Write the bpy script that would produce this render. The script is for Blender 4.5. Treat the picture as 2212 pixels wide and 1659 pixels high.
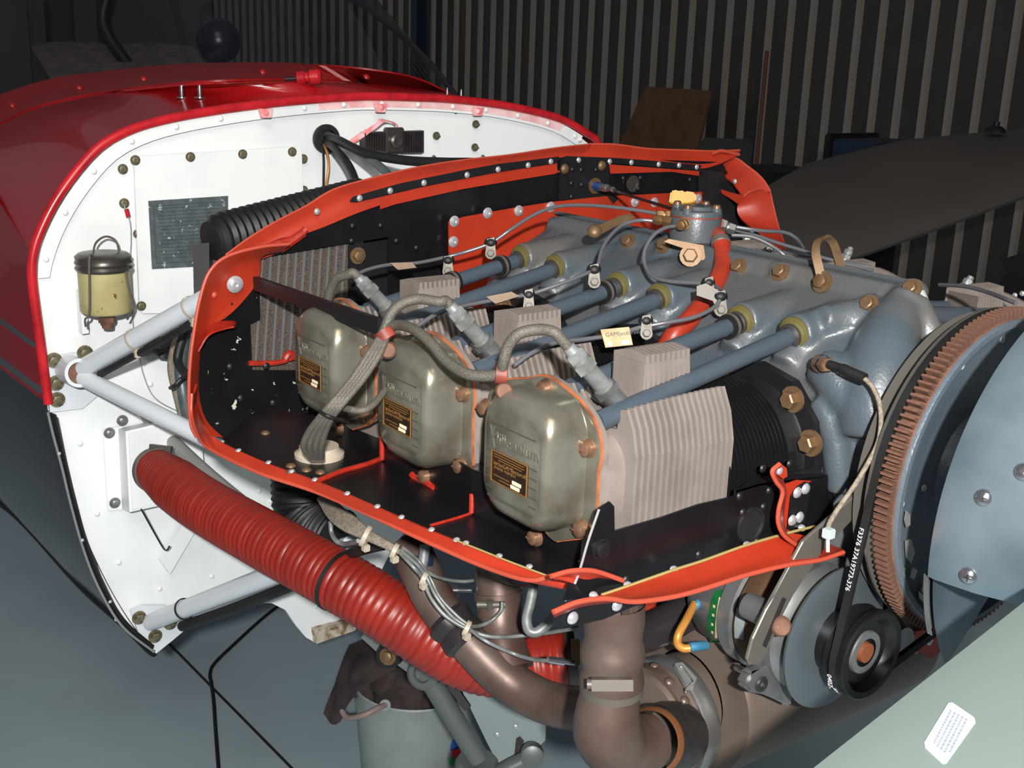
import bpy, bmesh, math, random
from mathutils import Vector, Matrix
random.seed(7)
PI=math.pi
sc=bpy.context.scene
for o in list(bpy.data.objects): bpy.data.objects.remove(o)
C=sc.collection
V=Vector
# ---------------------------------------------------------------- camera (aircraft frame: +X nose, +Y left wing, +Z up, floor z=0)
CAMP=V((.775,-.993,1.663)); FPX=2512.0
_y,_p,_r=math.radians(37.07),math.radians(15.84),math.radians(1.98)
FW=V((-math.cos(_y)*math.cos(_p),math.sin(_y)*math.cos(_p),-math.sin(_p)))
RT=V((math.sin(_y),math.cos(_y),0)); UP=RT.cross(FW)
RT,UP=RT*math.cos(_r)+UP*math.sin(_r),-RT*math.sin(_r)+UP*math.cos(_r)
cam=bpy.data.cameras.new('camera'); co=bpy.data.objects.new('camera',cam); C.objects.link(co)
co.matrix_world=Matrix(((RT.x,UP.x,-FW.x,CAMP.x),(RT.y,UP.y,-FW.y,CAMP.y),(RT.z,UP.z,-FW.z,CAMP.z),(0,0,0,1)))
cam.sensor_width=36; cam.lens=36*FPX/2212; cam.clip_start=.01; cam.clip_end=200
sc.camera=co
sc.view_settings.view_transform='Standard'; sc.view_settings.look='None'; sc.view_settings.gamma=1; sc.view_settings.use_curve_mapping=False
sc.view_settings.exposure=0.1
w=bpy.data.worlds.new('hangar_air'); sc.world=w; w.use_nodes=True
w.node_tree.nodes['Background'].inputs[0].default_value=(.62,.72,.85,1); w.node_tree.nodes['Background'].inputs[1].default_value=.14
def lamp(name,loc,target,size,power,col=(1,1,1),shape='DISK'):
    l=bpy.data.lights.new(name,'AREA'); l.shape=shape; l.size=size; l.energy=power; l.color=col
    o=bpy.data.objects.new(name,l); C.objects.link(o); o.location=loc
    o.rotation_euler=(V(target)-V(loc)).to_track_quat('-Z','Y').to_euler(); return o
lamp('flash_lamp',CAMP-FW*.55+RT*.075+UP*.125,CAMP+FW*1.6+RT*.05-UP*.02,.045,62,(1,.98,.95))
lamp('hangar_roof_lamp',(3.5,-2.5,5.5),(0,1.5,1),2.4,110,(1,.9,.76),'SQUARE')
# unproject a pixel of the 2212x1659 frame onto a real plane of the scene
def U(u,v,X=None,Y=None,Z=None,D=None):
    d=FW+RT*((u-1106)/FPX)-UP*((v-829.5)/FPX)
    if D is not None: t=D
    elif X is not None: t=(X-CAMP.x)/d.x
    elif Y is not None: t=(Y-CAMP.y)/d.y
    else: t=(Z-CAMP.z)/d.z
    return CAMP+d*t
def W(L): # (u,v,depth along the view axis)
    return [U(a,b,D=d) for a,b,d in L]
def UL(L,**k): return [U(a,b,**k) for a,b in L]
# ---------------------------------------------------------------- materials
def lin(c): return tuple(((x/255)/12.92 if x<=10 else (((x/255)+.055)/1.055)**2.4) for x in c)
MATS={}
def mat(name,col,rough=.5,metal=0,col2=None,ns=20,nlo=.4,nhi=.65,bump=0,bs=60,coat=0,detail=4):
    m=bpy.data.materials.new(name); m.use_nodes=True; nt=m.node_tree; b=nt.nodes['Principled BSDF']
    c1=(*lin(col),1); b.inputs['Base Color'].default_value=c1; b.inputs['Roughness'].default_value=rough; b.inputs['Metallic'].default_value=metal
    b.inputs['Coat Weight'].default_value=coat
    tc=nt.nodes.new('ShaderNodeTexCoord')
    if col2:
        n=nt.nodes.new('ShaderNodeTexNoise'); n.inputs['Scale'].default_value=ns; n.inputs['Detail'].default_value=detail
        r=nt.nodes.new('ShaderNodeValToRGB'); r.color_ramp.elements[0].position=nlo; r.color_ramp.elements[1].position=nhi
        r.color_ramp.elements[0].color=c1; r.color_ramp.elements[1].color=(*lin(col2),1)
        nt.links.new(tc.outputs['Object'],n.inputs['Vector']); nt.links.new(n.outputs['Fac'],r.inputs[0]); nt.links.new(r.outputs[0],b.inputs['Base Color'])
    if bump:
        n=nt.nodes.new('ShaderNodeTexNoise'); n.inputs['Scale'].default_value=bs; n.inputs['Detail'].default_value=3
        u=nt.nodes.new('ShaderNodeBump'); u.inputs['Strength'].default_value=bump; u.inputs['Distance'].default_value=.002
        nt.links.new(tc.outputs['Object'],n.inputs['Vector']); nt.links.new(n.outputs['Fac'],u.inputs['Height']); nt.links.new(u.outputs[0],b.inputs['Normal'])
    MATS[name]=m; return m
M={}
M['white']=mat('white_paint',(228,232,232),.42,0,(214,219,220),9,.45,.75,.05,25)
M['tube_white']=mat('white_tube_paint',(206,212,218),.3)
M['grey_mark']=mat('faded_grey',(150,155,155),.6)
M['red']=mat('red_gloss',(150,18,22),.25,0,coat=.5)
M['strip_red']=mat('red_strip',(150,20,20),.42,0,(128,16,16),8,.4,.7)
M['lip_red']=mat('red_edge',(190,32,40),.3,0,(150,20,28),30,.4,.7)
M['pink']=mat('pink_overspray',(226,120,125),.5,0,(235,190,192),60,.4,.6)
M['orange']=mat('orange_silicone',(164,48,26),.42,0,(146,40,22),14,.45,.75,.12,40)
M['orange_edge']=mat('orange_edge',(176,72,52),.5)
M['sealant']=mat('orange_sealant',(160,40,24),.4,0,(140,32,20),60,.4,.6,.4,120)
M['black']=mat('black_paint',(15,14,17),.32,0,(24,24,28),12,.45,.8,.12,30)
def speck(m,col,ns,thr,rough=None):
    nt=m.node_tree; b=nt.nodes['Principled BSDF']; src=b.inputs['Base Color'].links[0].from_socket
    n=nt.nodes.new('ShaderNodeTexNoise'); n.inputs['Scale'].default_value=ns; n.inputs['Detail'].default_value=5; n.inputs['Roughness'].default_value=.6
    r=nt.nodes.new('ShaderNodeValToRGB'); r.color_ramp.elements[0].position=thr; r.color_ramp.elements[1].position=thr+.015
    tc=nt.nodes.new('ShaderNodeTexCoord'); mx=nt.nodes.new('ShaderNodeMix'); mx.data_type='RGBA'
    nt.links.new(tc.outputs['Object'],n.inputs['Vector']); nt.links.new(n.outputs['Fac'],r.inputs[0]); nt.links.new(r.outputs[0],mx.inputs[0])
    nt.links.new(src,mx.inputs[6]); mx.inputs[7].default_value=(*lin(col),1); nt.links.new(mx.outputs[2],b.inputs['Base Color'])
M['black_chip']=mat('chipped_black_paint',(14,13,15),.3,0,(24,23,26),12,.45,.8,.2,40); speck(M['black_chip'],(180,180,165),60,.645)
M['black_satin']=mat('black_satin',(20,20,23),.45)
M['black_rubber']=mat('black_rubber',(19,19,20),.55,0,(30,30,31),20,.4,.7)
M['steel']=mat('bright_steel',(190,190,195),.22,.95)
M['rivet']=mat('rivet_aluminium',(225,225,230),.25,.7)
M['alu']=mat('aluminium',(150,152,152),.38,.75,(120,120,118),25,.4,.7,.1,80)
M['alu_tube']=mat('polished_tube',(165,165,160),.34,.55)
M['brass']=mat('brass_screw',(150,116,92),.38,.6,(112,84,66),90,.4,.7)
M['cad']=mat('cadmium_bolt',(116,94,70),.48,.45,(112,84,58),80,.4,.7)
M['rust']=mat('rusted_steel',(122,84,66),.75,.1,(84,60,50),60,.35,.7,.4,150)
M['cover']=mat('tinned_cover',(146,143,130),.25,.62,(100,94,78),22,.42,.72,.1,50,detail=7)
M['gasket']=mat('gasket_orange',(176,98,54),.7,0,(120,62,40),60,.4,.7)
M['engrave']=mat('engraved_line',(100,100,92),.5,.6)
M['plate_bronze']=mat('bronze_plate',(52,34,22),.35,.2,(34,22,16),30,.4,.7)
M['gold']=mat('gold_print',(190,140,80),.35,.7)
M['ivory']=mat('ivory_patch',(240,225,190),.4)
M['fin']=mat('grey_beige_head',(128,118,112),.65,0,(116,106,99),30,.4,.7,.15,90)
M['barrel']=mat('black_barrel',(18,18,20),.35)
M['case']=mat('blue_grey_case',(72,81,88),.34,0,(86,86,84),7,.42,.75,.2,420,detail=6)
M['case_dusty']=mat('dusty_blue_grey',(73,82,89),.36,0,(94,89,85),8,.46,.72,.25,330,detail=6)
M['tube_blue']=mat('blue_grey_tube',(66,77,88),.38,0,(84,85,86),9,.5,.8,.1,80)
M['olive']=mat('olive_seal',(92,84,44),.5)
M['plug']=mat('spark_plug_metal',(140,144,144),.45,.4,(112,116,110),60,.4,.65,.2,120)
M['braid']=mat('braided_sheath',(104,99,90),.6,.2,(74,70,64),900,.42,.62,.3,1100)
M['braid_pale']=mat('pale_braid',(138,127,112),.7,0,(112,102,90),300,.42,.6,.4,500)
M['line_steel']=mat('injector_steel',(128,128,134),.24,.55)
M['clamp_metal']=mat('clamp_metal',(98,93,86),.5,.3)
M['bronze_fit']=mat('bronze_fitting',(140,108,72),.4,.7)
M['yellow']=mat('yellow_plastic',(176,130,12),.35)
M['hose']=mat('red_silicone_hose',(138,34,22),.42,0,(120,29,20),16,.4,.7,.2,60)
M['fuel_hose']=mat('orange_red_hose',(160,50,30),.4,0,(142,44,28),20,.4,.7)
M['exh']=mat('heat_stained_steel',(112,96,88),.42,.45,(86,62,54),12,.38,.68,.15,60,detail=6)
M['exh_dark']=mat('dark_exhaust',(60,56,56),.35,.5)
M['muffler']=mat('muffler_skin',(112,98,88),.5,.35,(100,86,76),10,.4,.7,.1,30)
M['cooler']=mat('oil_cooler_tubes',(104,104,104),.5,.3)
M['cooler_fin']=mat('oil_cooler_fins',(96,84,74),.6,.2,(60,50,44),600,.4,.6,.6,700)
M['spin']=mat('polished_bulkhead',(122,142,154),.22,.7,(168,184,192),9,.4,.75,.06,12)
M['fly']=mat('flywheel_grey',(80,92,104),.4,0,(90,98,104),9,.4,.7,.35,300)
M['fandisc']=mat('fan_disc',(96,106,112),.32,.5)
M['blade']=mat('blade_paint',(96,108,103),.5)
M['floor']=mat('painted_floor',(166,184,192),.5,0,(156,173,181),3,.4,.7,.05,8); speck(M['floor'],(52,58,60),16,.76)
M['seam']=mat('floor_seam',(30,33,35),.7)
M['cream']=mat('cream_paint',(172,164,116),.45,0,(150,136,88),20,.45,.7)
speck(M['cream'],(110,66,36),55,.64)
M['lid']=mat('dull_lid',(92,88,84),.35,.7)
M['tag_grey']=mat('stamped_plate',(84,94,98),.45,.4,(98,108,110),60,.4,.6); M['tag_speck']=mat('speckled_plate',(78,88,92),.5,.3,(92,102,104),60,.4,.6); speck(M['tag_speck'],(170,184,186),90,.62)
M['print_dark']=mat('dark_print',(48,54,58),.6)
M['print_white']=mat('white_print',(225,225,225),.6)
M['green']=mat('green_tag',(30,128,66),.45,0,(24,108,56),80,.4,.6)
M['bucket']=mat('bucket_plastic',(150,160,158),.45,0,(138,146,142),14,.4,.7); 
M['rag']=mat('dirty_rag',(66,54,52),.9,0,(44,36,36),18,.4,.65,.5,40)
M['brown']=mat('cardboard',(112,78,54),.8,0,(96,66,44),6,.4,.7)
M['wood']=mat('orange_broom',(110,62,36),.6)
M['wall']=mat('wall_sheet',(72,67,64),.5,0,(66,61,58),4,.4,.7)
M['rib_lit']=mat('wall_rib_lit',(158,146,134),.5)  # lit copy of the sheet colour, light painted onto the ribs
M['post']=mat('blue_post',(24,40,62),.5)
M['wing']=mat('grey_wing',(84,78,74),.45,0,(92,84,78),3,.4,.7)
M['wingred']=mat('wing_red',(110,24,28),.4)
M['sticker']=mat('white_sticker',(178,190,190),.45)
M['sticker_ink']=mat('sticker_ink',(120,128,140),.6)
M['tan']=mat('tan_label',(176,150,104),.55,0,(150,118,76),60,.4,.65)
M['beige']=mat('beige_plastic',(176,164,146),.5)
M['gear']=mat('gear_leg_grey',(92,98,98),.4,.2)
M['gearplate']=mat('gear_plate',(120,132,134),.5)
M['dark']=mat('dark_cabin',(14,14,16),.7)
M['seat']=mat('cabin_grey_brown',(96,88,80),.9,0,(120,104,92),30,.4,.6)
M['bluefit']=mat('blue_fitting',(40,90,160),.35,.5)
M['copper']=mat('copper_wire',(190,130,60),.4,.3)
M['bluesleeve']=mat('blue_sleeve',(50,110,140),.5)
M['sol']=mat('bare_brass_edge',(150,134,84),.5)
M['seat_dark']=mat('seat_leather',(52,48,46),.8)
M['emboss']=mat('embossed_tin',(112,110,96),.35,.4)
M['overspray']=mat('overspray_paint',(222,160,162),.5,0,(236,200,200),30,.35,.6)
M['tan_worn']=mat('worn_label',(118,90,58),.55,0,(96,72,46),60,.4,.65)
M['khaki']=mat('khaki_screw',(122,116,92),.45,.4,(88,84,64),120,.4,.6)
M['arm']=mat('arm_steel',(112,108,102),.4,.5)
M['hinge']=mat('hinge_metal',(160,162,160),.35,.6)
M['blackfin']=mat('heatsink_black',(34,30,32),.5,0,(54,46,44),40,.4,.7)
def glassmat():
    m=bpy.data.materials.new('tinted_perspex'); m.use_nodes=True; nt=m.node_tree
    for n in list(nt.nodes):
        if n.type!='OUTPUT_MATERIAL': nt.nodes.remove(n)
    out=[n for n in nt.nodes if n.type=='OUTPUT_MATERIAL'][0]
    t=nt.nodes.new('ShaderNodeBsdfTransparent'); t.inputs[0].default_value=(.78,.78,.80,1)
    g=nt.nodes.new('ShaderNodeBsdfGlossy'); g.inputs['Roughness'].default_value=.04
    f=nt.nodes.new('ShaderNodeFresnel'); f.inputs[0].default_value=1.45
    x=nt.nodes.new('ShaderNodeMixShader'); gm=nt.nodes.new('ShaderNodeNewGeometry'); mu=nt.nodes.new('ShaderNodeMath'); mu.operation='SUBTRACT'; mu.use_clamp=True; nt.links.new(f.outputs[0],mu.inputs[0]); nt.links.new(gm.outputs['Backfacing'],mu.inputs[1]); nt.links.new(mu.outputs[0],x.inputs[0]); nt.links.new(t.outputs[0],x.inputs[1]); nt.links.new(g.outputs[0],x.inputs[2]); nt.links.new(x.outputs[0],out.inputs[0])
    return m
M['glass']=glassmat()
# aircraft side: red with two charcoal stripes over charcoal belly, bands by height
def sidemat():
    m=mat('fuselage_paint',(120,14,18),.22,0,coat=.4); nt=m.node_tree; b=nt.nodes['Principled BSDF']
    tc=nt.nodes.new('ShaderNodeTexCoord'); s=nt.nodes.new('ShaderNodeSeparateXYZ'); nt.links.new(tc.outputs['Object'],s.inputs[0])
    mm=nt.nodes.new('ShaderNodeMath'); mm.operation='MULTIPLY_ADD'; mm.inputs[1].default_value=.10; nt.links.new(s.outputs[0],mm.inputs[0]); nt.links.new(s.outputs[2],mm.inputs[2])
    m2=nt.nodes.new('ShaderNodeMapRange'); m2.inputs[1].default_value=.46; m2.inputs[2].default_value=.96; nt.links.new(mm.outputs[0],m2.inputs[0])
    r=nt.nodes.new('ShaderNodeValToRGB'); r.color_ramp.interpolation='CONSTANT'; nt.links.new(m2.outputs[0],r.inputs[0])
    red=(*lin((122,14,20)),1); ch=(*lin((36,40,44)),1); gr=(*lin((66,70,74)),1)
    f=lambda z:(z-.1-.8)/.5
    e=r.color_ramp.elements; e[0].position=0; e[0].color=ch; e[1].position=f(1.131); e[1].color=red
    for z,cc in((1.139,gr),(1.152,red),(1.212,gr),(1.222,red)):
        q=e.new(f(z)); q.color=cc
    nt.links.new(r.outputs[0],b.inputs['Base Color']); return m
M['side']=sidemat()
# ---------------------------------------------------------------- object helpers
def wl(o): return o['_w'] if '_w' in o else (0,0,0)
def obj(name,bm,m,parent=None,smooth=True,kind=None,label=None,ang=38):
    bmesh.ops.recalc_face_normals(bm,faces=bm.faces) if len(bm.faces) else None
    me=bpy.data.meshes.new(name)
    bm.to_mesh(me); bm.free()
    return mobj(name,me,m,parent,smooth,kind,label,ang)
BASE={}
def mobj(name,me,m,parent=None,smooth=True,kind=None,label=None,ang=38):
    o=bpy.data.objects.new(name,me); C.objects.link(o)
    me.materials.append(M[m] if isinstance(m,str) else m)
    if parent is not None:
        b=BASE[parent.name]; BASE[o.name]=b; me.transform(Matrix.Translation(-b)); o.parent=parent
    else:
        vs=[v.co for v in me.vertices]
        lo=V([min(v[i] for v in vs) for i in range(3)]); hi=V([max(v[i] for v in vs) for i in range(3)])
        b=V(((lo.x+hi.x)/2,(lo.y+hi.y)/2,lo.z)); me.transform(Matrix.Translation(-b)); o.location=b; BASE[o.name]=b
    if smooth:
        me.shade_smooth(); me.set_sharp_from_angle(angle=math.radians(ang))
    if kind: o['kind']=kind
    if label: o['label']=label
    return o
def thing(name,label,cat,loc,group=None):
    o=bpy.data.objects.new(name,None); C.objects.link(o); o.location=loc; o.empty_display_size=.05
    o['label']=label; o['category']=cat
    if group: o['group']=group
    BASE[o.name]=V(loc); return o
def tag(o,label,cat,group=None):
    o['label']=label; o['category']=cat
    if group: o['group']=group
    return o
def dup(root,loc,label,group=None,scale=None):
    r=root.copy(); C.objects.link(r); r.location=loc; r['label']=label
    if scale: r.scale=scale
    if group: r['group']=group
    for ch in list(root.children):
        c=ch.copy(); C.objects.link(c); c.parent=r
        for g in ch.children:
            d=g.copy(); C.objects.link(d); d.parent=c
    return r
def frame(ax):
    ax=ax.normalized(); a=V((0,0,1)) if abs(ax.z)<.9 else V((1,0,0))
    e=ax.cross(a).normalized(); return ax,e,ax.cross(e).normalized()
def lathe(bm,p,ax,prof,seg=24,a0=0,a1=2*PI,ref=None):
    """profile of (distance along axis, radius)"""
    ax,e,f=frame(ax)
    if ref is not None:
        e=(ref-ax*ref.dot(ax)).normalized(); f=ax.cross(e)
    full=abs(a1-a0-2*PI)<1e-6; n=seg if full else seg+1; rings=[]
    for h,r in prof:
        if r<1e-6: rings.append([bm.verts.new(p+ax*h)])
        else: rings.append([bm.verts.new(p+ax*h+(e*math.cos(a0+(a1-a0)*i/seg)+f*math.sin(a0+(a1-a0)*i/seg))*r) for i in range(n)])
    for A,B in zip(rings,rings[1:]):
        m=len(A) if len(A)>1 else len(B)
        for i in range(seg if full else seg):
            j=(i+1)%n if full else i+1
            if len(A)==1 and len(B)==1: continue
            if len(A)==1: bm.faces.new((A[0],B[i],B[j]))
            elif len(B)==1: bm.faces.new((A[i],B[0],A[j]))
            else: bm.faces.new((A[i],B[i],B[j],A[j]))
    return bm
def cyl(bm,p0,p1,r0,r1=None,seg=20,cap=True):
    r1=r0 if r1 is None else r1; d=(p1-p0); h=d.length
    prof=[(0,r0),(h,r1)]
    if cap: prof=[(0,0)]+prof+[(h,0)]
    return lathe(bm,p0,d,prof,seg)
def hexa(bm,p,ax,r,h):
    lathe(bm,p,ax,[(0,0),(0,r),(h*.85,r),(h,r*.82),(h,0)],6); return bm
def bolt(bm,p,ax,r=.007,h=.005):
    ax=ax.normalized()
    lathe(bm,p,ax,[(0,0),(0,r*1.5),(h*.3,r*1.5),(h*.3,r*.9)],14); hexa(bm,p+ax*h*.3,ax,r,h*.9); return bm
def dome(bm,p,ax,r,h=None,seg=12):
    h=h or r*.6
    lathe(bm,p,ax,[(0,r),(h*.5,r*.86),(h*.87,r*.5),(h,0)],seg); return bm
def cr(P,n=6):
    """Catmull-Rom through points"""
    P=[V(p) for p in P]
    if len(P)<3: return P
    out=[]; Q=[P[0]*2-P[1]]+P+[P[-1]*2-P[-2]]
    for i in range(1,len(Q)-2):
        a,b,c,d=Q[i-1:i+3]
        for k in range(n):
            t=k/n; out.append(.5*((2*b)+(c-a)*t+(2*a-5*b+4*c-d)*t*t+(3*b-a-3*c+d)*t**3))
    out.append(P[-1].copy()); return out
def resamp(P,step):
    out=[P[0]]; acc=0
    for a,b in zip(P,P[1:]):
        L=(b-a).length
        if L<1e-9: continue
        while acc+L>=step:
            t=(step-acc)/L; a=a.lerp(b,t); out.append(a); L=(b-a).length; acc=0
        acc+=L
    out.append(P[-1]); return out
def sweep(bm,P,r,seg=12,cap=True,flat=None):
    """tube along P; r number or function(i,n,s)"""
    n=len(P); T=[]
    for i in range(n):
        T.append((P[min(i+1,n-1)]-P[max(i-1,0)]).normalized())
    _,e,f=frame(T[0]); rings=[]; s=0
    for i in range(n):
        if i: s+=(P[i]-P[i-1]).length
        e=(e-T[i]*e.dot(T[i])).normalized(); f=T[i].cross(e)
        rr=r(i,n,s) if callable(r) else r
        rings.append([bm.verts.new(P[i]+(e*math.cos(2*PI*k/seg)+f*math.sin(2*PI*k/seg))*rr) for k in range(seg)])
    for A,B in zip(rings,rings[1:]):
        for k in range(seg):
            j=(k+1)%seg; bm.faces.new((A[k],A[j],B[j],B[k]))
    if cap:
        bm.faces.new(rings[0][::-1]); bm.faces.new(rings[-1])
    return bm
def tube(bm,pts,r,seg=12,n=6,cap=True): return sweep(bm,cr(pts,n),r,seg,cap)
def B(): return bmesh.new()
def prism(bm,poly,d):
    a=[bm.verts.new(p) for p in poly]; b=[bm.verts.new(p+d) for p in poly]; n=len(a)
    bm.faces.new(a); bm.faces.new(b[::-1])
    for i in range(n): j=(i+1)%n; bm.faces.new((a[i],b[i],b[j],a[j]))
    return bm
def box(bm,lo,hi,bev=0):
    lo,hi=V(lo),V(hi)
    r=bmesh.ops.create_cube(bm,size=1,matrix=Matrix.Translation((lo+hi)/2)@Matrix.Diagonal((*(hi-lo),1)))
    if bev:
        es=list({e for v in r['verts'] for e in v.link_edges}); bmesh.ops.bevel(bm,geom=es,offset=bev,segments=2,affect='EDGES')
    return bm
def bar(bm,p0,p1,w,t,up=V((0,0,1))):
    d=(p1-p0).normalized(); s=d.cross(up).normalized(); u=s.cross(d).normalized()
    q=[p0-s*w/2-u*t/2,p0+s*w/2-u*t/2,p0+s*w/2+u*t/2,p0-s*w/2+u*t/2]; return prism(bm,q,p1-p0)
def sheet(bm,rows,th=.002,n=8,m=1,smooth_rows=True):
    """surface through row polylines (each list of points, equal counts after resampling), given thickness"""
    R=[]
    L=max(len(r) for r in rows); N=max(12,L*n)
    for r in rows:
        P=cr(r,8) if len(r)>2 else [V(x) for x in r]
        ls=[0]
        for a,b in zip(P,P[1:]): ls.append(ls[-1]+(b-a).length)
        q=[]
        for i in range(N+1):
            s=ls[-1]*i/N; k=0
            while k<len(P)-2 and ls[k+1]<s: k+=1
            t=(s-ls[k])/max(ls[k+1]-ls[k],1e-9); q.append(P[k].lerp(P[k+1],min(max(t,0),1)))
        R.append(q)
    if m>1 and len(R)>2:
        cols=[cr([R[j][i] for j in range(len(R))],m) for i in range(N+1)]
        R=[[cols[i][j] for i in range(N+1)] for j in range(len(cols[0]))]
    nr=len(R); nc=N+1; nor=[[None]*nc for _ in range(nr)]
    for j in range(nr):
        for i in range(nc):
            du=R[j][min(i+1,nc-1)]-R[j][max(i-1,0)]; dv=R[min(j+1,nr-1)][i]-R[max(j-1,0)][i]
            c=du.cross(dv); nor[j][i]=c.normalized() if c.length>1e-12 else V((0,0,1))
    A=[[bm.verts.new(R[j][i]+nor[j][i]*th/2) for i in range(nc)] for j in range(nr)]
    D=[[bm.verts.new(R[j][i]-nor[j][i]*th/2) for i in range(nc)] for j in range(nr)]
    for j in range(nr-1):
        for i in range(nc-1):
            bm.faces.new((A[j][i],A[j][i+1],A[j+1][i+1],A[j+1][i])); bm.faces.new((D[j][i],D[j+1][i],D[j+1][i+1],D[j][i+1]))
    for i in range(nc-1):
        bm.faces.new((A[0][i],D[0][i],D[0][i+1],A[0][i+1])); bm.faces.new((A[-1][i],A[-1][i+1],D[-1][i+1],D[-1][i]))
    for j in range(nr-1):
        bm.faces.new((A[j][0],A[j+1][0],D[j+1][0],D[j][0])); bm.faces.new((A[j][-1],D[j][-1],D[j+1][-1],A[j+1][-1]))
    return bm
_bm_rivet={}
def rivets(pts,ax,r,m,parent,name='rivet',kind='dome',h=None):
    """one mesh shared by all, one object each"""
    if not pts: return
    key=(round(r,5),m,kind,tuple(round(c,3) for c in ax),h)
    if key not in _bm_rivet:
        bm=B()
        if kind=='dome': dome(bm,V((0,0,0)),ax,r,h)
        elif kind=='hex': bolt(bm,V((0,0,0)),ax,r,h or r*.8)
        elif kind=='pan':
            lathe(bm,V((0,0,0)),ax,[(0,r*1.25),(r*.15,r*1.25),(r*.18,r),(r*.6,r*.92),(r*.75,r*.6),(r*.72,r*.25),(r*.45,r*.22),(r*.45,0)],14)
        elif kind=='cone': lathe(bm,V((0,0,0)),ax,[(0,r*1.3),(r*.4,r*1.3),(r*.4,r*.8),(r*2.6,r*.15),(r*2.8,0)],10)
        bmesh.ops.recalc_face_normals(bm,faces=bm.faces); me=bpy.data.meshes.new(name); bm.to_mesh(me); bm.free(); me.materials.append(M[m]); me.shade_smooth(); me.set_sharp_from_angle(angle=math.radians(40)); _bm_rivet[key]=me
    for p in pts:
        o=bpy.data.objects.new(name,_bm_rivet[key]); C.objects.link(o)
        o.parent=parent; o.location=V(p)-BASE[parent.name]; BASE[o.name]=BASE[parent.name]
def text(name,s,p,xd,yd,size,m,parent,ext=.0003,font_shear=0,bold=0,align='LEFT'):
    cu=bpy.data.curves.new(name,'FONT'); cu.body=s; cu.size=size; cu.extrude=ext; cu.offset=bold; cu.shear=font_shear; cu.resolution_u=2; cu.align_x=align
    t=bpy.data.objects.new('tmp',cu); C.objects.link(t)
    dg=bpy.context.evaluated_depsgraph_get(); me=bpy.data.meshes.new_from_object(t.evaluated_get(dg)); bpy.data.objects.remove(t)
    xd=xd.normalized(); z=xd.cross(yd).normalized(); yd=z.cross(xd)
    mt=Matrix(((xd.x,yd.x,z.x,p.x),(xd.y,yd.y,z.y,p.y),(xd.z,yd.z,z.z,p.z),(0,0,0,1))); me.transform(mt); me.name=name
    me.materials.clear(); return mobj(name,me,m,parent,smooth=False)
XA,YA,ZA=V((1,0,0)),V((0,1,0)),V((0,0,1))
# ================================================================ SETTING
bm=B(); box(bm,(-16,-6,-.05),(9,13,0)); fl=obj('floor',bm,'floor'); fl['kind']='structure'
def seam(L):
    P=UL(L,Z=.0015); d=(P[1]-P[0]).normalized(); P=[P[0]-d*.6,P[1]+d*2.5]
    bm=B(); bar(bm,P[0],P[1],.006,.003); o=obj('trim',bm,'seam',smooth=False); o['kind']='structure'
seam([(365,1390),(630,1659)])
# corrugated hangar wall, one sheet per metre
wa=math.radians(3.43); wd=V((-math.cos(wa),-math.sin(wa),0)); wn=V((math.sin(wa),-math.cos(wa),0))  # wn points into the hangar
wo=V((CAMP.x,CAMP.y,0))-wn*7.6
walltop=9.5
bm=B(); a=wo-wd*6+(-wn)*.05; b_=wo+wd*15-wn*.05; prism(bm,[a,b_,b_+ZA*walltop,a+ZA*walltop],-wn*.05); wall=obj('wall_back',bm,'wall',smooth=False); wall['kind']='structure'
RP=.2
offs=(U(914.5,0,D=1)-CAMP); offs.z=0
tt=7.6/(-(offs.dot(wn))); s0=(V((CAMP.x,CAMP.y,0))+offs*tt-wo).dot(wd)   # rib phase along the wall
def sheetmesh(k0,n):
    bm=B(); prof=[]
    for k in range(n):
        s=s0-(k0+k)*RP
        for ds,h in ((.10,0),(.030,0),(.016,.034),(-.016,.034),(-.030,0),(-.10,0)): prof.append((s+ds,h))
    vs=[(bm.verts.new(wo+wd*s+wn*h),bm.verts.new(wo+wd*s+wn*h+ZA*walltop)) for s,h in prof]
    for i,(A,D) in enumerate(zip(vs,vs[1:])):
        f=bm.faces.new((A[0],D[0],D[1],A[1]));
        f.material_index=1 if i%6 in (2,3) else 0  # rib top and camera-facing side get the paler, painted-lit colour
    return bm
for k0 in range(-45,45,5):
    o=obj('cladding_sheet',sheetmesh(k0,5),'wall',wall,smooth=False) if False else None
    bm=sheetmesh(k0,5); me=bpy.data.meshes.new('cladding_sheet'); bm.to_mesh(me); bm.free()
    o=mobj('cladding_sheet',me,'wall',wall,smooth=False); me.materials.append(M['rib_lit'])
# blue steel post behind the windscreen edge
def onwall(u,v,off=.12):
    d=U(u,v,D=1)-CAMP; t=((wo+wn*off)-CAMP).dot(wn)/d.dot(wn); return CAMP+d*t
p=onwall(904,60,.15); bm=B(); bar(bm,V((p.x,p.y,0)),V((p.x,p.y,walltop)),.12,.12,XA); tag(obj('steel_post',bm,'post',smooth=False),'dark blue steel post against the ribbed wall right of the windscreen','post')
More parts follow.
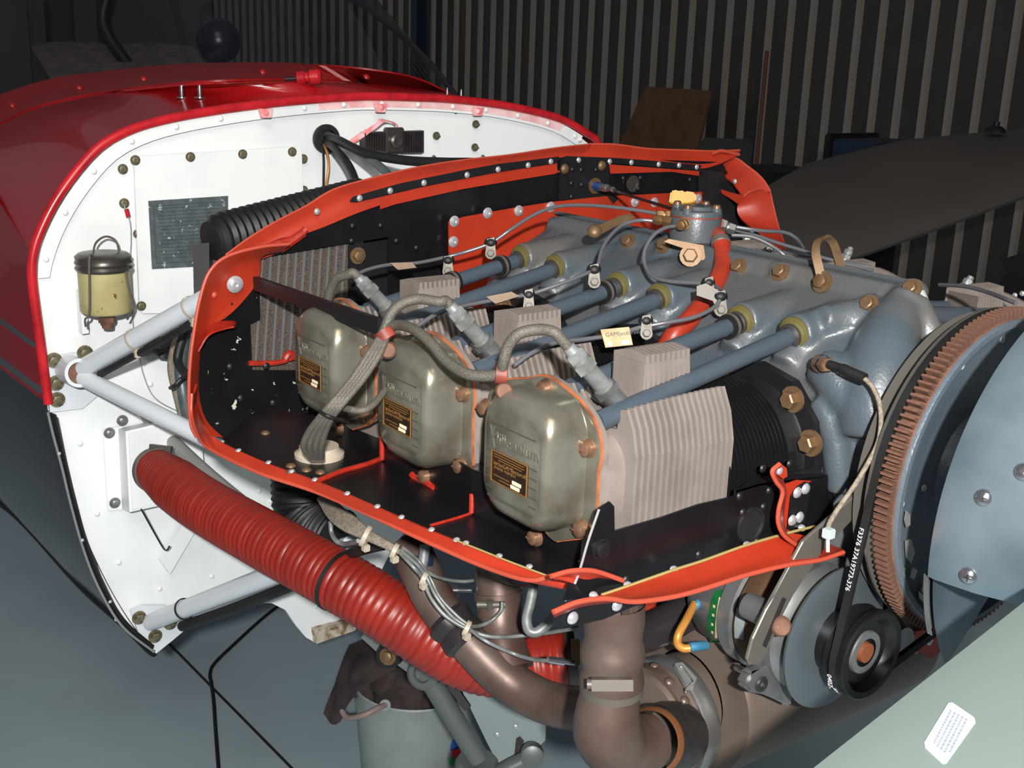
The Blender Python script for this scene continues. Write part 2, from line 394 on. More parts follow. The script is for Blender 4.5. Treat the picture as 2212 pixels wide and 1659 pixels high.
# things leaning on / standing by the wall
q=[onwall(a,b,.35) for a,b in((1340,318),(1400,187),(1541,196),(1512,318))]; q=[q[0]-ZA*.0,q[1],q[2],q[3]]
d1=(q[0]-q[1]); q[0]=q[1]+d1*2.6; d2=(q[3]-q[2]); q[3]=q[2]+d2*2.6
bm=B(); prism(bm,q,wn*.03); tag(obj('cardboard_sheet',bm,'brown',smooth=False),'brown cardboard sheet with a torn slanting edge leaning on the ribbed wall','cardboard')
p=onwall(1657,110,.2); p2=onwall(1633,370,.3); d=(p2-p); bm=B(); cyl(bm,p,p+d*((p.z-.06)/(-d.z)),.014); t=thing('broom','orange-brown wooden broom handle standing against the ribbed wall','broom',(p+d*((p.z)/(-d.z))))
obj('handle',bm,'wood',t); bb=p+d*((p.z-.04)/(-d.z)); bm=B(); box(bm,bb-V((.15,.03,.04)),bb+V((.15,.03,.03)),.01); obj('brush_head',bm,'wood',t)
# chair behind left baffle, blue crate
def chairlike():
    a=U(1512,306,D=5.4); b=U(1607,340,D=5.4)
    t=thing('folding_chair','black padded chair back showing behind the orange seal, before the wall','chair',(a.x,a.y,0))
    r=(b-a); r.z=0; r.normalize(); dn=V((-r.y,r.x,0))
    bm=B(); box(bm,(0,-.02,0),(.24,.02,.3),.015)
    for v in bm.verts: v.co=V((a.x,a.y,a.z-.28))+r*v.co.x+dn*v.co.y+ZA*v.co.z
    obj('backrest',bm,'dark',t)
    bm=B(); box(bm,(-.1,0,0),(.34,.42,.05),.015)
    for v in bm.verts: v.co=V((a.x,a.y,a.z-.42))+r*v.co.x-dn*v.co.y+ZA*v.co.z
    obj('seat',bm,'dark',t)
    for x,y in((-.08,.02),(.32,.02),(-.08,.4),(.32,.4)):
        q=V((a.x,a.y,0))+r*x-dn*y; bm=B(); cyl(bm,q,q+ZA*(a.z-.42),.014); obj('leg',bm,'black_satin',t)
chairlike()
a=U(1640,366,D=5.3); t=thing('equipment_case','black hard case lying behind the orange seal beside the grey wing','case',(a.x,a.y,0))
bm=B(); box(bm,(a.x-.22,a.y-.1,a.z-.10),(a.x+.14,a.y+.35,a.z),.02); obj('shell',bm,'dark',t)
bm=B(); box(bm,(a.x-.16,a.y-.05,0),(a.x+.08,a.y+.3,a.z-.1)); obj('stand',bm,'dark',t)
a=U(1812,303,D=5.4); t=thing('storage_crate','dark blue crate with black end showing above the grey wing','crate',(a.x,a.y,0))
bm=B(); box(bm,(a.x,a.y-.05,a.z-.25),(a.x+.26,a.y+.3,a.z+.01),.01); obj('body',bm,'post',t)
bm=B(); box(bm,(a.x-.04,a.y-.06,a.z-.26),(a.x,a.y+.31,a.z+.03),.008); obj('end_cap',bm,'black_satin',t)
bm=B(); box(bm,(a.x+.02,a.y,0),(a.x+.2,a.y+.25,a.z-.25)); obj('stand',bm,'dark',t)
# grey wing of the aircraft standing beyond
t=thing('aircraft_wing','large dark grey aircraft wing beyond the engine with a black filler cap','wing',U(1900,450,D=4.2)*1.0-V((0,0,U(1900,450,D=4.2).z)))
def af(le,te,th,n=12):
    up=(RT.cross(te-le)).normalized(); 
    if up.z<0: up=-up
    L=[];c=te-le
    for i in range(n+1):
        s=(i/n)**1.6; y=th*(2.2*math.sqrt(s)*(1-s)+.05*(1-s)); L.append(le+c*s+up*y)
    R=[le+c*(i/n)**1.6-up*th*.9*math.sqrt(i/n)*(1-i/n) for i in range(n,0,-1)]
    return L+R
secs=[]
for (lu,lv,tu,tv,D) in((1560,680,1500,440,3.6),(1730,595,1660,400,3.8),(1880,546,1745,352,4.0),(2050,485,1950,302,4.2),(2212,425,2150,283,4.4),(2420,350,2400,262,4.7),(2700,270,2700,240,5.0)):
    le=U(lu,lv,D=D); te=U(tu,tv,D=D+.75); secs.append(af(le,te,.07))
bm=B(); R=[[bm.verts.new(p) for p in s] for s in secs]
for A,Dn in zip(R,R[1:]):
    for i in range(len(A)): j=(i+1)%len(A); bm.faces.new((A[i],A[j],Dn[j],Dn[i]))
bm.faces.new(R[0]); bm.faces.new(R[-1][::-1])
obj('wing_skin',bm,'wing',t)
p=U(2150,286,D=5.0); bm=B(); dome(bm,p,ZA,.045,.03); cyl(bm,p+ZA*.02,p+ZA*.045,.014); obj('filler_cap',bm,'black_satin',t)
# distant dark engine part at the right edge
t=thing('wall_bracket','black riveted bracket with bolts at the right edge above the flywheel','bracket',U(2180,640,X=-.1))
P0=[(2212,545),(2165,560),(2172,590),(2150,625),(2160,640),(2145,680),(2175,690),(2212,680)]
bm=B(); prism(bm,UL(P0,Y=.55),YA*.01); obj('plate',bm,'black',t)
rivets(UL([(2192,638),(2208,634),(2160,655)],Y=.548),-YA,.004,'rivet',t)

# ================================================================ FUSELAGE
lipL=[(-.395,.66),(-.435,.735),(-.470,.82),(-.505,.93),(-.528,1.03),(-.539,1.13),(-.544,1.235),(-.548,1.322),(-.543,1.362),(-.528,1.398),(-.504,1.438),(-.470,1.480),(-.433,1.514),(-.387,1.536),(-.329,1.551),(-.248,1.564),(-.163,1.574),(-.08,1.581),(.009,1.586),(.1,1.585),(.187,1.582),(.29,1.573),(.386,1.558),(.45,1.542),(.5,1.520),(.529,1.503),(.55,1.46),(.56,1.40),(.562,1.3),(.555,1.15),(.53,1.0),(.49,.85),(.42,.7)]
fus=thing('fuselage_nose','glossy red and charcoal aircraft nose with white firewall and dark windscreen','aircraft',(-1.6,0,.5))
def sec(x,wy,dz,top):
    out=[]
    for y,z in lipL:
        k=max(0,min(1,(z-1.3)/.28)); wk=1+(wy-1)*(1-k)
        out.append(V((x,y*wk,z+dz*(1-k)+top*k*k*(1-min(1,abs(y)/.55)**2*.8))))
    return out
low=[U(-120,330,Z=1.45),U(-60,297,Z=1.475),U(0,271,Z=1.50),U(72,237,Z=1.535),U(202,206,Z=1.567),U(325,190,Z=1.588),U(470,179,Z=1.603),U(651,175,Z=1.606),U(800,184,Z=1.598),U(890,196,Z=1.588),U(985,210,Z=1.575)]
LIP=[V((-1.0,y,z)) for y,z in lipL]
deckrow=LIP[8:25]
def mix(a,b,f): return [p.lerp(q,f) for p,q in zip(a,b)]
dk0=cr(deckrow,6); dk0=[dk0[round(i*(len(dk0)-1)/40)] for i in range(41)]
dk1=cr(low,6); dk1=[dk1[round(i*(len(dk1)-1)/40)] for i in range(41)]
dkm=[p+ZA*.010*math.sin(PI*i/40) for i,p in enumerate(mix(dk0,dk1,.5))]
bm=B(); sheet(bm,[dk0,mix(dk0,dkm,.5),dkm,mix(dkm,dk1,.5),dk1],.003,n=1); obj('deck_skin',bm,'red',fus,ang=60)
side0=LIP[:9]
def srow(x,w,tp): 
    out=[]
    for p in side0:
        k=max(0,(p.z-1.15)/(side0[-1].z-1.15)); k=min(1,k); base_=V((x,p.y*w,p.z+.02*(-1-x)*(1-k)*3)); out.append(base_.lerp(V((x,tp.y,tp.z)),k*k) if tp is not None else base_)
    return out
t0=low[0]
side=[side0,srow(-1.02,1.012,side0[-1].lerp(t0,.04)),srow(-1.12,1.035,side0[-1].lerp(t0,.3)),srow(-1.3,1.09,side0[-1].lerp(t0,.75)),srow(t0.x if t0.x<-1.35 else -1.45,1.14,t0),srow(-2.0,1.25,t0+V((0,-.03,.02))),srow(-3.2,1.3,t0+V((0,-.03,.06)))]
bm=B(); sheet(bm,side,.003,n=3); obj('side_skin',bm,'side',fus,ang=60)
rside=[[V((-1.0,y,z)) for y,z in lipL[24:]],[V((-1.5,y*1.1,z)) for y,z in lipL[24:]],[V((-3.2,y*1.15,z)) for y,z in lipL[24:]]]
bm=B(); sheet(bm,rside,.003,n=3); obj('side_skin',bm,'side',fus,ang=60)
# rolled red lip
bm=B(); L=[V((-.99,y*1.0,z)) for y,z in lipL if z>1.12 or y>0]; sweep(bm,cr(L[:25],4),.0075,10); obj('lip',bm,'lip_red',fus)
# firewall
fwp=UL([(103,886),(127,903),(146,1000),(158,1050),(184,1153),(220,1245),(257,1322),(279,1366),(338,1412),(367,1380),(411,1351),(477,1329),(551,1303),(587,1303),(617,1318),(639,1351),(661,1377),(682,1389),(767,1362),(800,1280),(850,1180),(930,1080)],X=-1.0)
loop=[V((-1.0,y*.985,z-(.008 if z>1.4 else 0))) for y,z in lipL[6:26]]
loop=[p for p in loop]
fw_out=[p.copy() for p in loop]+[V((-1,.55,1.3)),V((-1,.5,1.0)),V((-1,.4,.8))]+[p for p in fwp[::-1]]
bm=B(); prism(bm,fw_out,V((-.012,0,0))); fwo=obj('firewall',bm,'white',fus,smooth=False)
# reinforcing flange ring inside the lip
Lr=[V((-.992,y*.955,z-.022 if z>1.35 else z)) for y,z in lipL[7:25]]; Lq=[V((-.992,y*.985,z-.006 if z>1.35 else z)) for y,z in lipL[7:25]]
bm=B(); sheet(bm,[Lr,Lq],.003,n=3); obj('rim_flange',bm,'white',fwo)
rivets([V((-.988,a.y*.97,a.z-.012)) for a in resamp(cr([V((0,y,z)) for y,z in lipL[8:25]],4),.075)],XA,.0045,'white',fwo)
Lr=[V((-.9905,y*.965,z-.018)) for y,z in lipL[17:24]]; Lq=[V((-.9905,y*.99,z-.004)) for y,z in lipL[17:24]]
bm=B(); sheet(bm,[Lr,Lq],.001,n=3); obj('overspray_band',bm,'overspray',fwo)
# splashes of overspray brackets
for u,v in((572,243),(820,232),(1030,240)):
    bm=B(); p=U(u,v,X=-.985); prism(bm,[p+V((0,-.012,.006)),p+V((0,.012,.006)),p+V((0,.008,-.008)),p+V((0,-.008,-.008))],V((.006,0,0))); dome(bm,p+XA*.006,XA,.005); obj('cowl_tab',bm,'pink',fwo)
rivets(UL([(942,293),(1027,268),(1025,318)],X=-.995),XA,.0055,'khaki',fwo,'pointed_screw','cone')
rivets(UL([(937,341),(1043,340),(985,240),(1145,335)],X=-.995),XA,.005,'tag_grey',fwo,'screw')
rivets(UL([(265,365),(268,439),(655,343),(656,411),(690,458),(298,505)],X=-.995),XA,.0062,'khaki',fwo,'screw','pan')
rivets(UL([(255,908),(325,830),(210,1110),(257,1215),(458,1245),(345,1272),(585,1082),(586,1110),(683,1310),(253,1337),(690,1310),(173,958),(560,1060)],X=-.996),XA,.0045,'white',fwo)
# charcoal side panel edge with light hinge strip
h1=UL([(101,888),(112,935),(132,1010),(150,1085),(180,1190),(215,1275),(262,1350),(330,1405)],X=-.994); h2=UL([(120,896),(129,935),(146,1010),(163,1085),(195,1190),(228,1270),(270,1340),(333,1396)],X=-.985)
bm=B(); sheet(bm,[h1,h2],.003); obj('cowl_edge',bm,'black_satin',fus)
bm=B(); tube(bm,[p+XA*.006 for p in h1],.0022,8); obj('hinge_rod',bm,'hinge',fus)
rivets([U(u,v,X=-.984) for u,v in((128,980),(178,1167),(238,1300))],XA,.003,'rivet',fus)
# bottom chine rivets/edge
bm=B(); tube(bm,[r[0] for r in side],.007,8); obj('chine_strip',bm,'black_satin',fus)
# bottom plate at tunnel
bm=B(); prism(bm,UL([(680,1362),(753,1343),(768,1362),(684,1391)],X=-.985),V((-.05,0,0))); o=obj('tunnel_lip',bm,mat('scuffed_lip',(190,180,160),.5,0,(120,90,60),50,.45,.6),fus,smooth=False)
# windscreen base strip
upp=[U(-120,255,Z=1.50),U(-60,232,Z=1.52),U(0,206,Z=1.545),U(108,172,Z=1.58),U(253,152,Z=1.602),U(398,139,Z=1.617),U(579,136,Z=1.630),U(720,142,Z=1.632),U(836,155,Z=1.625),U(910,172,Z=1.612),U(985,208,Z=1.582)]
low=[p+ZA*.003 for p in low]
bm=B(); sheet(bm,[low,upp],.003,n=6); st=obj('windscreen_strip',bm,'strip_red',fus)
mid=[a.lerp(b,.5) for a,b in zip(low,upp)]
rp=UL([(27,227),(172,189),(311,170),(444,157),(568,155),(792,166),(892,180)],Z=1.6)
rp=[]
rp=[]
for (u,v),z in zip([(27,227),(172,189),(311,170),(444,157),(568,155),(792,166),(892,180)],(1.535,1.575,1.598,1.61,1.619,1.617,1.603)): rp.append(U(u,v,Z=z))
rivets(rp,(U(500,150,Z=1.6)-U(500,150,Z=1.62)).normalized()*-1 if False else V((.7,0,.7)),.006,'strip_red',st,'screw')
from mathutils.bvhtree import BVHTree
def bvh(*os):
    vs=[];fs=[]
    for o in os:
        n=len(vs); b=BASE[o.name]; vs+=[v.co+b for v in o.data.vertices]; fs+=[[n+k for k in p.vertices] for p in o.data.polygons]
    return BVHTree.FromPolygons(vs,fs)
def hit(T,u,v):
    d=(U(u,v,D=1)-CAMP).normalized(); p,n,_,_=T.ray_cast(CAMP,d)
    return p if p is not None else U(u,v,Z=1.6)
DK=bvh([o for o in fus.children if o.name.startswith('deck_skin')][0],st)
# red clecos / pins on the deck
hp=hit(DK,668,178); hD=(hp-CAMP).dot(FW)-.012
t=thing('panel_pin','short red-handled tool pin lying on the windscreen strip','tool',hp)
a=U(640,169,D=hD); b=U(694,165,D=hD); d=(b-a); bm=B(); lathe(bm,a,d,[(0,0),(0,.0115*.6)]+[(d.length*x,y) for x,y in((.05,.0105),(.33,.0110),(.38,.0085),(.5,.0085),(.56,.0125),(.90,.0125),(1,.0085),(1,0))],18); obj('handle',bm,'lip_red',t)
bm=B(); cyl(bm,a-d*.45,a+d*.02,.0028); obj('shank',bm,'black_satin',t)
for i,(u,v) in enumerate([(393,212),(432,212)]):
    p=hit(DK,u,v); t=thing('deck_stud','slim steel stud standing on the red deck, %s of the pair'%('left' if i==0 else 'right'),'stud',p); bm=B(); lathe(bm,p,ZA,[(0,.009),(.002,.009),(.002,.003),(.012,.0035),(.02,.003),(.02,0)],12); obj('stud_body',bm,'steel',t)
for i,(u,v) in enumerate([(966,212),(996,215)]):
    p=hit(DK,u,v+1); t=thing('deck_pin','pointed steel pin on the red deck by the windscreen corner, %s one'%('left' if i==0 else 'right'),'pin',p); bm=B(); lathe(bm,p,ZA,[(0,.006),(.003,.006),(.004,.0035),(.018,.0015),(.02,0)],10); obj('pin_body',bm,'steel',t)
# windscreen
top=[]
for i,pp in enumerate(upp):
    f=i/(len(upp)-1); top.append(V((pp.x-.55-.25*abs(f-.55),pp.y*.72,pp.z+.42+.06*math.sin(PI*f))))
top[-1]=U(760,-10,D=(upp[-1]-CAMP).dot(FW)+.55); top[-2]=U(700,-40,D=(upp[-2]-CAMP).dot(FW)+.55)
midr=[a.lerp(b,.5)+V((.02,(a.y)*.08,.045)) for a,b in zip(upp,top)]
midr[-1]=U(905,112,D=(upp[-1]-CAMP).dot(FW)+.2)
bm=B(); sheet(bm,[upp,midr,top],.004,n=6,m=4); gl=obj('windscreen',bm,'glass',fus,ang=80)
bm=B(); tube(bm,[upp[-1],midr[-1],top[-1]],.006,8); obj('windscreen_edge',bm,'black_satin',fus)
# cabin interior
bm=B(); prism(bm,W([(62,93,3.2),(130,90,3.25),(240,86,3.3),(330,92,3.3),(415,100,3.2),(452,142,2.95),(300,165,2.85),(112,178,2.75)]),FW*.02); obj('cabin_panel',bm,'seat',fus,smooth=False)  # grey-brown tilted panel behind the windscreen
for y in (-.24,.24):
    bm=B(); box(bm,(-2.75,y-.2,1.0),(-2.6,y+.2,1.85),.06); s=obj('seat_back',bm,'seat_dark',fus)
bm=B(); box(bm,(-3.3,-.55,.8),(-3.25,.25,2.2)); obj('rear_bulkhead',bm,'dark',fus,smooth=False)
bm=B(); tube(bm,[U(235,-20,D=3.0),U(222,40,D=3.0),U(235,80,D=3.0),U(262,120,D=3.0),U(280,145,D=3.0)],.016,10); obj('control_column',bm,'black_satin',fus)
bm=B(); bmesh.ops.create_uvsphere(bm,u_segments=24,v_segments=14,radius=.052,matrix=Matrix.Translation(U(472,88,D=2.75))); cyl(bm,U(472,88,D=2.75)-ZA*.05,U(472,88,D=2.75)-ZA*.09,.02); t=obj('compass_ball',bm,mat('dark_blue_ball',(24,26,40),.3),fus)
# access panel on the firewall
t=thing('access_panel','white rectangular access cover with brass screws on the firewall','panel',U(460,660,X=-.996))
pc=UL([(287,345),(293,337),(640,316),(648,322),(660,660),(655,668),(306,676),(299,670)],X=-.996)
bm=B(); prism(bm,pc,V((.006,0,0))); obj('cover_plate',bm,'white',t,smooth=False)
rivets(UL([(292,346),(411,339),(524,333),(631,328),(305,661)],X=-.99),XA,.0062,'khaki',t,'screw','pan')
t=thing('data_plate','dark grey stamped metal data plate on the white access cover','plate',U(405,575,X=-.988))
D4=[(320,434),(492,423),(492,572),(328,581)]
bm=B(); prism(bm,UL(D4,X=-.9895),V((.0015,0,0))); obj('plate_body',bm,'tag_speck',t,smooth=False)
def bil(Q,s,tv): return (Q[0].lerp(Q[1],s)).lerp(Q[3].lerp(Q[2],s),tv)
Q=UL(D4,X=-.9878)
bm=B()
for (s0_,t0),(s1_,t1) in (((.06,.08),(.94,.08)),((.94,.08),(.94,.92)),((.94,.92),(.06,.92)),((.06,.92),(.06,.08))): bar(bm,bil(Q,s0_,t0),bil(Q,s1_,t1),.0006,.0008,XA)
for r in range(15):
    x=.1+random.random()*.05
    while x<.86:
        l=.03+random.random()*.07; tv=.12+r*.052; bar(bm,bil(Q,x,tv),bil(Q,min(x+l,.9),tv),.0005,.0018,XA); x+=l+.018
o=obj('stamped_lines',bm,'print_dark',t,smooth=False); o['kind']='stuff'
# jar
jx=-.945; jc=U(228,640,X=jx); jt=U(228,558,X=jx); jr=.0375
t=thing('reservoir_can','cream rust-spotted can with black screw lid and wire bail on the firewall','can',V((jx,jc.y,1.255)))
zt=U(228,580,X=jx).z; zb=U(228,672,X=jx).z; c0=V((jx,jc.y,0))
bm=B(); lathe(bm,c0,ZA,[(zb-.006,0),(zb-.004,jr*.7),(zb,jr*.96),(zb+.003,jr),(zt,jr),(zt+.001,jr*.9)],32); obj('can_body',bm,'cream',t)
bm=B(); lathe(bm,c0,ZA,[(zt-.002,jr*1.04),(zt+.002,jr*1.1),(zt+.006,jr*1.04),(zt+.010,jr*1.1),(zt+.014,jr*1.05),(zt+.019,jr*1.08),(zt+.023,jr*.95),(zt+.025,jr*.5),(zt+.025,0)],32); obj('lid',bm,'lid',t)
bm=B(); tube(bm,[U(185,705,X=jx+.03),U(184,690,X=jx+.035),U(193,670,X=jx+.04),U(193,560,X=jx+.04),U(200,552,X=jx+.03),U(207,525,X=jx+.01),U(228,511,X=jx),U(250,520,X=jx),U(258,545,X=jx+.01),U(268,556,X=jx+.02),U(275,610,X=jx+.04),U(287,655,X=jx+.04),U(284,670,X=jx+.04),U(275,690,X=jx+.03)],.0016,8); obj('bail_wire',bm,'clamp_metal',t)
bm=B(); p=V((jx,jc.y,zb-.02)); hexa(bm,p+ZA*.003,ZA,.013,.016); lathe(bm,p-ZA*.006,ZA,[(0,0),(0,.008),(.008,.009),(.010,0)],12); obj('drain_nut',bm,'rust',t)
bm=B(); prism(bm,UL([(172,630),(185,625),(192,720),(178,722)],X=-.975),V((-.02,0,0))); obj('bracket',bm,'white',t,smooth=False)
# crimped wire beside can
t=thing('bonding_wire','thin grey wire with red crimp hanging beside the cream can','wire',U(282,600,X=-.985)); bm=B(); tube(bm,UL([(268,441),(271,452),(281,480),(283,520),(280,560),(272,600),(285,640),(287,700),(300,760),(310,810),(335,860),(390,892)],X=-.985),.0009,6); obj('wire_strand',bm,'grey_mark',t)
bm=B(); cyl(bm,U(273,452,X=-.982),U(277,468,X=-.982),.0035); obj('crimp',bm,'lip_red',t)
# heatsink regulator
t=thing('finned_regulator','small black finned regulator with round boss high on the firewall','regulator',U(845,330,X=-.99))
bm=B(); prism(bm,UL([(778,285),(908,281),(908,328),(832,330),(776,315)],X=-.99),V((.012,0,0)))
for k in range(9):
    a=U(862+k*5.2,283,X=-.978); bm2=bm; box(bm2,a+V((-.001,-.0007,-.036)),a+V((.012,.0007,0)))
for k in range(8):
    a=U(782+k*5.5,286,X=-.978); box(bm,a+V((-.001,-.0007,-.03)),a+V((.012,.0007,0)))
obj('finned_body',bm,'blackfin',t,smooth=False)
bm=B(); p=U(848,303,X=-.978); box(bm,p+V((-.002,-.018,-.02)),p+V((.01,.018,.022)),.002); lathe(bm,p+XA*.01,XA,[(0,.012),(.006,.012),(.008,.008),(.006,0)],20); obj('transistor',bm,'lid',t)
bm=B()
for k in range(5): tube(bm,[U(735+k*3,320-k*2,X=-.985),U(770,305-k*3,X=-.975),U(812,276-k*2,X=-.96),U(832-k*3,262-k,X=-.96),U(852+k,268,X=-.97),U(856+k,290,X=-.98)],.0011,6)
obj('wires',bm,'pink',t)
# grommet with cable bundle
g=U(703,300,X=-.995)
t=thing('firewall_grommet','black rubber grommet in the firewall with thick cables passing through','grommet',g-ZA*.03)
bm=B(); lathe(bm,g,XA,[(0,.024),(.006,.0245),(.009,.022),(.009,.016),(-.002,.015)],24); obj('grommet_ring',bm,'black_rubber',t)
bm=B(); lathe(bm,g+XA*.001,XA,[(0,.017),(.0005,0)],16); obj('dark_bore',bm,'dark',t)
def cable(name,label,cat,pts,r,m,group=None,seg=12):
    bm=B(); tube(bm,pts,r,seg); return tag(obj(name,bm,m),label,cat,group)
def W(L): # (u,v,D)
    return [U(a,b,D=d) for a,b,d in L]
gD=(g-CAMP).dot(FW)
cable('black_cable','thick black cable from the grommet running right behind the orange seal','cable',W([(706,300,gD),(728,302,gD-.05),(760,318,gD-.09),(800,334,gD-.12),(880,347,gD-.15),(960,351,gD-.2),(1020,352,gD-.25),(1080,356,gD-.3)]),.0075,'black_rubber')
cable('grey_cable','grey cable from the grommet dipping to the right behind the seal','cable',W([(708,292,gD),(740,310,gD-.06),(785,335,gD-.1),(815,355,gD-.13),(845,385,gD-.16),(860,420,gD-.18)]),.0068,'tag_grey')
cable('black_lead','black cable from the grommet curving steeply down behind the seal','cable',W([(703,305,gD),(722,320,gD-.06),(745,345,gD-.1),(762,375,gD-.12),(772,410,gD-.15),(775,440,gD-.18)]),.0065,'black_rubber')
cable('thin_brown_wire','thin orange-brown wire hanging down from the grommet','wire',W([(700,312,gD-.01),(708,335,gD-.04),(710,360,gD-.05),(706,390,gD-.05),(702,430,gD-.06)]),.0022,'copper')
cable('thin_black_wire','thin black wire hanging straight down from the grommet','wire',W([(696,312,gD-.01),(699,340,gD-.03),(699,380,gD-.04),(698,430,gD-.06)]),.002,'black_rubber')
# ---------------------------------------------------------------- engine mount
em=thing('engine_mount','white welded steel tube engine mount bolted to the firewall','engine mount',V((-.97,-.45,.66)))
gus=[(94,771),(190,755),(235,830),(175,880),(105,888),(100,845)]
bm=B(); prism(bm,UL(gus,X=-.998),V((.008,0,0))); obj('gusset_plate',bm,'tube_white',em,smooth=False)
rivets(UL([(116,778),(121,827),(123,863),(183,762)],X=-.988),XA,.0080,'khaki',em,'bolt','hex')
b0=U(150,798,X=-.985); b1=U(172,806,X=-.93)
bm=B(); d=(b1-b0).normalized(); lathe(bm,b0,d,[(0,.0215),((b1-b0).length,.0215),((b1-b0).length,.0165),((b1-b0).length-.02,.0165)],28); obj('boss',bm,'tube_white',em)
bm=B(); lathe(bm,b1-d*.012,d,[(0,.0165),(.003,.016),(.004,0)],20); obj('boss_plug',bm,'rust',em)
uj=U(180,795,X=-.945); ue=U(455,640,X=-.66); lj=U(178,815,X=-.945); le=U(440,945,X=-.66)
bm=B(); cyl(bm,uj,ue+(ue-uj)*.22,.0142,.0132,24); obj('upper_tube',bm,'tube_white',em)
bm=B(); cyl(bm,lj,le+(le-lj)*.22,.0130,.0122,24); obj('lower_tube',bm,'tube_white',em)
d=(ue-uj)
for tpos in (.43,.86):
    bm=B(); p=uj+d*tpos; lathe(bm,p,d,[(0,.0146),(0,.0156),(.004,.0156),(.004,.0146)],24); box(bm,p+V((-.004,-.002,-.026)),p+V((.008,.006,-.012)),.001); obj('zip_tie',bm,'beige',em)
# lower mount
gp=[(279,1316),(305,1305),(356,1305),(411,1345),(367,1382),(338,1405),(300,1375)]
bm=B(); prism(bm,UL(gp,X=-.997),V((.007,0,0))); obj('gusset_plate',bm,'tube_white',em,smooth=False)
rivets(UL([(300,1334),(368,1346),(335,1374)],X=-.989),XA,.0080,'khaki',em,'bolt','hex')
la=U(325,1344,X=-.985); lb=U(640,1222,X=-.62); bm=B(); cyl(bm,la,lb,.0145,.0155,24); obj('long_lower_tube',bm,'tube_white',em)
lc=U(760,1180,X=-.5); bm=B(); cyl(bm,lb,lc,.0155,.015,24); obj('lower_tube_end',bm,'tube_white',em)
ds=(lb-la)
for tpos in (.26,.93):
    bm=B(); p=la+ds*tpos; lathe(bm,p,ds,[(0,.0158),(0,.0178),(.003,.0178),(.003,.0158)],24); box(bm,p+V((-.003,0,-.034)),p+V((.006,.012,-.02)),.001); obj('zip_tie',bm,'black_rubber',em)
cable('strapped_hose','black hose strapped beneath the lower white mount tube','hose',[la+ds*x+V((0,.004,-.026-y)) for x,y in((.22,.002),(.35,.003),(.6,.004),(.93,.002),(1.1,.0))],.0085,'black_rubber')
# polished tube and cables behind
cable('polished_tube','long bright metal tube crossing the firewall down behind the red hose','tube',W([(225,770,1.93),(262,835,1.88),(420,1000,1.82),(620,1165,1.72),(700,1230,1.66)]),.0118,'alu_tube',seg=20)
cable('thin_vent_tube','thin silver tube beside the mount boss','tube',W([(205,780,1.95),(235,815,1.93),(265,850,1.93),(290,875,1.93),(330,910,1.92)]),.0032,'alu_tube')
bm=B(); P=W([(240,782,1.9),(262,768,1.88),(285,765,1.86),(300,752,1.85),(315,748,1.84),(345,748,1.82),(358,757,1.82),(362,735,1.8),(395,715,1.78),(425,700,1.75)]); Pq=cr(P,5)
def rr(i,n,s): f=i/n; return .008 if f<.3 else (.0155 if f<.66 else .009)
sweep(bm,Pq,rr,14); tag(obj('rubber_boot_cable',bm,'black_rubber'),'black cable with swollen rubber boot beside the upper white mount tube','cable')
cable('mount_cable','thin black cable strapped under the upper white mount tube','cable',[uj+d*x+V((0,.003,-.022)) for x in(.12,.3,.5,.7,.9)],.0055,'black_rubber')
for i,(pts,r,m,lab) in enumerate([([(392,725,1.74),(378,760,1.75),(374,800,1.76),(385,850,1.76),(400,910,1.75),(410,940,1.74)],.0085,'braid_pale','tan cloth-covered cable hanging behind the orange corner seal'),
     ([(402,700,1.72),(394,750,1.73),(390,800,1.74),(398,860,1.74),(412,930,1.72)],.0095,'tag_grey','dark grey cable hanging beside the tan one behind the seal'),
     ([(425,690,1.7),(404,705,1.7),(392,735,1.7),(383,775,1.7),(394,800,1.69),(410,810,1.68)],.0065,'black_rubber','black cable looped behind the orange corner seal')]):
    cable('hanging_cable',lab,'cable',W(pts),r,m)
bm=B(); tube(bm,W([(420,800,1.66),(395,815,1.68),(378,832,1.68),(368,838,1.7)]),.003,8); tag(obj('cable_tie',bm,'black_rubber'),'black cable tie tail around the hanging cables','cable tie')
# heater box
hb=thing('heater_box','white sheet-metal duct box screwed low on the firewall','box',U(300,1110,X=-.99))
bm=B(); prism(bm,UL([(221,925),(262,920),(270,1098),(232,1103)],X=-.996),V((.003,0,0))); obj('flange',bm,'white',hb,smooth=False)
F1=UL([(272,932),(430,895),(450,1070),(281,1107)],X=-.93); F0=[V((-.997,p.y,p.z)) for p in UL([(254,926),(400,893),(420,1060),(262,1099)],X=-.997)]
bm=B(); a=[bm.verts.new(p) for p in F1]; b=[bm.verts.new(p) for p in F0]
bm.faces.new(a)
for i in range(4): j=(i+1)%4; bm.faces.new((a[i],b[i],b[j],a[j]))
bmesh.ops.bevel(bm,geom=[e for e in bm.edges if all(v in a for v in e.verts)],offset=.004,segments=2,affect='EDGES')
obj('duct_body',bm,'white',hb)
rivets(UL([(236,935),(248,1086),(264,908)],X=-.992),XA,.006,'alu',hb,'screw','hex')
bm=B(); prism(bm,UL([(340,1205),(395,1120),(418,1140),(362,1235)],X=-.993),V((.012,0,0))); tag(obj('channel_bracket',bm,'white',smooth=False),'white slanted channel bracket on the firewall below the red hose','bracket')
cable('heater_control_wire','thin dark control wire from duct box to a clip on the white channel','wire',W([(305,1100,1.82),(330,1145,1.86),(352,1183,1.88),(360,1188,1.87),(366,1180,1.86)]),.0013,'black_rubber')
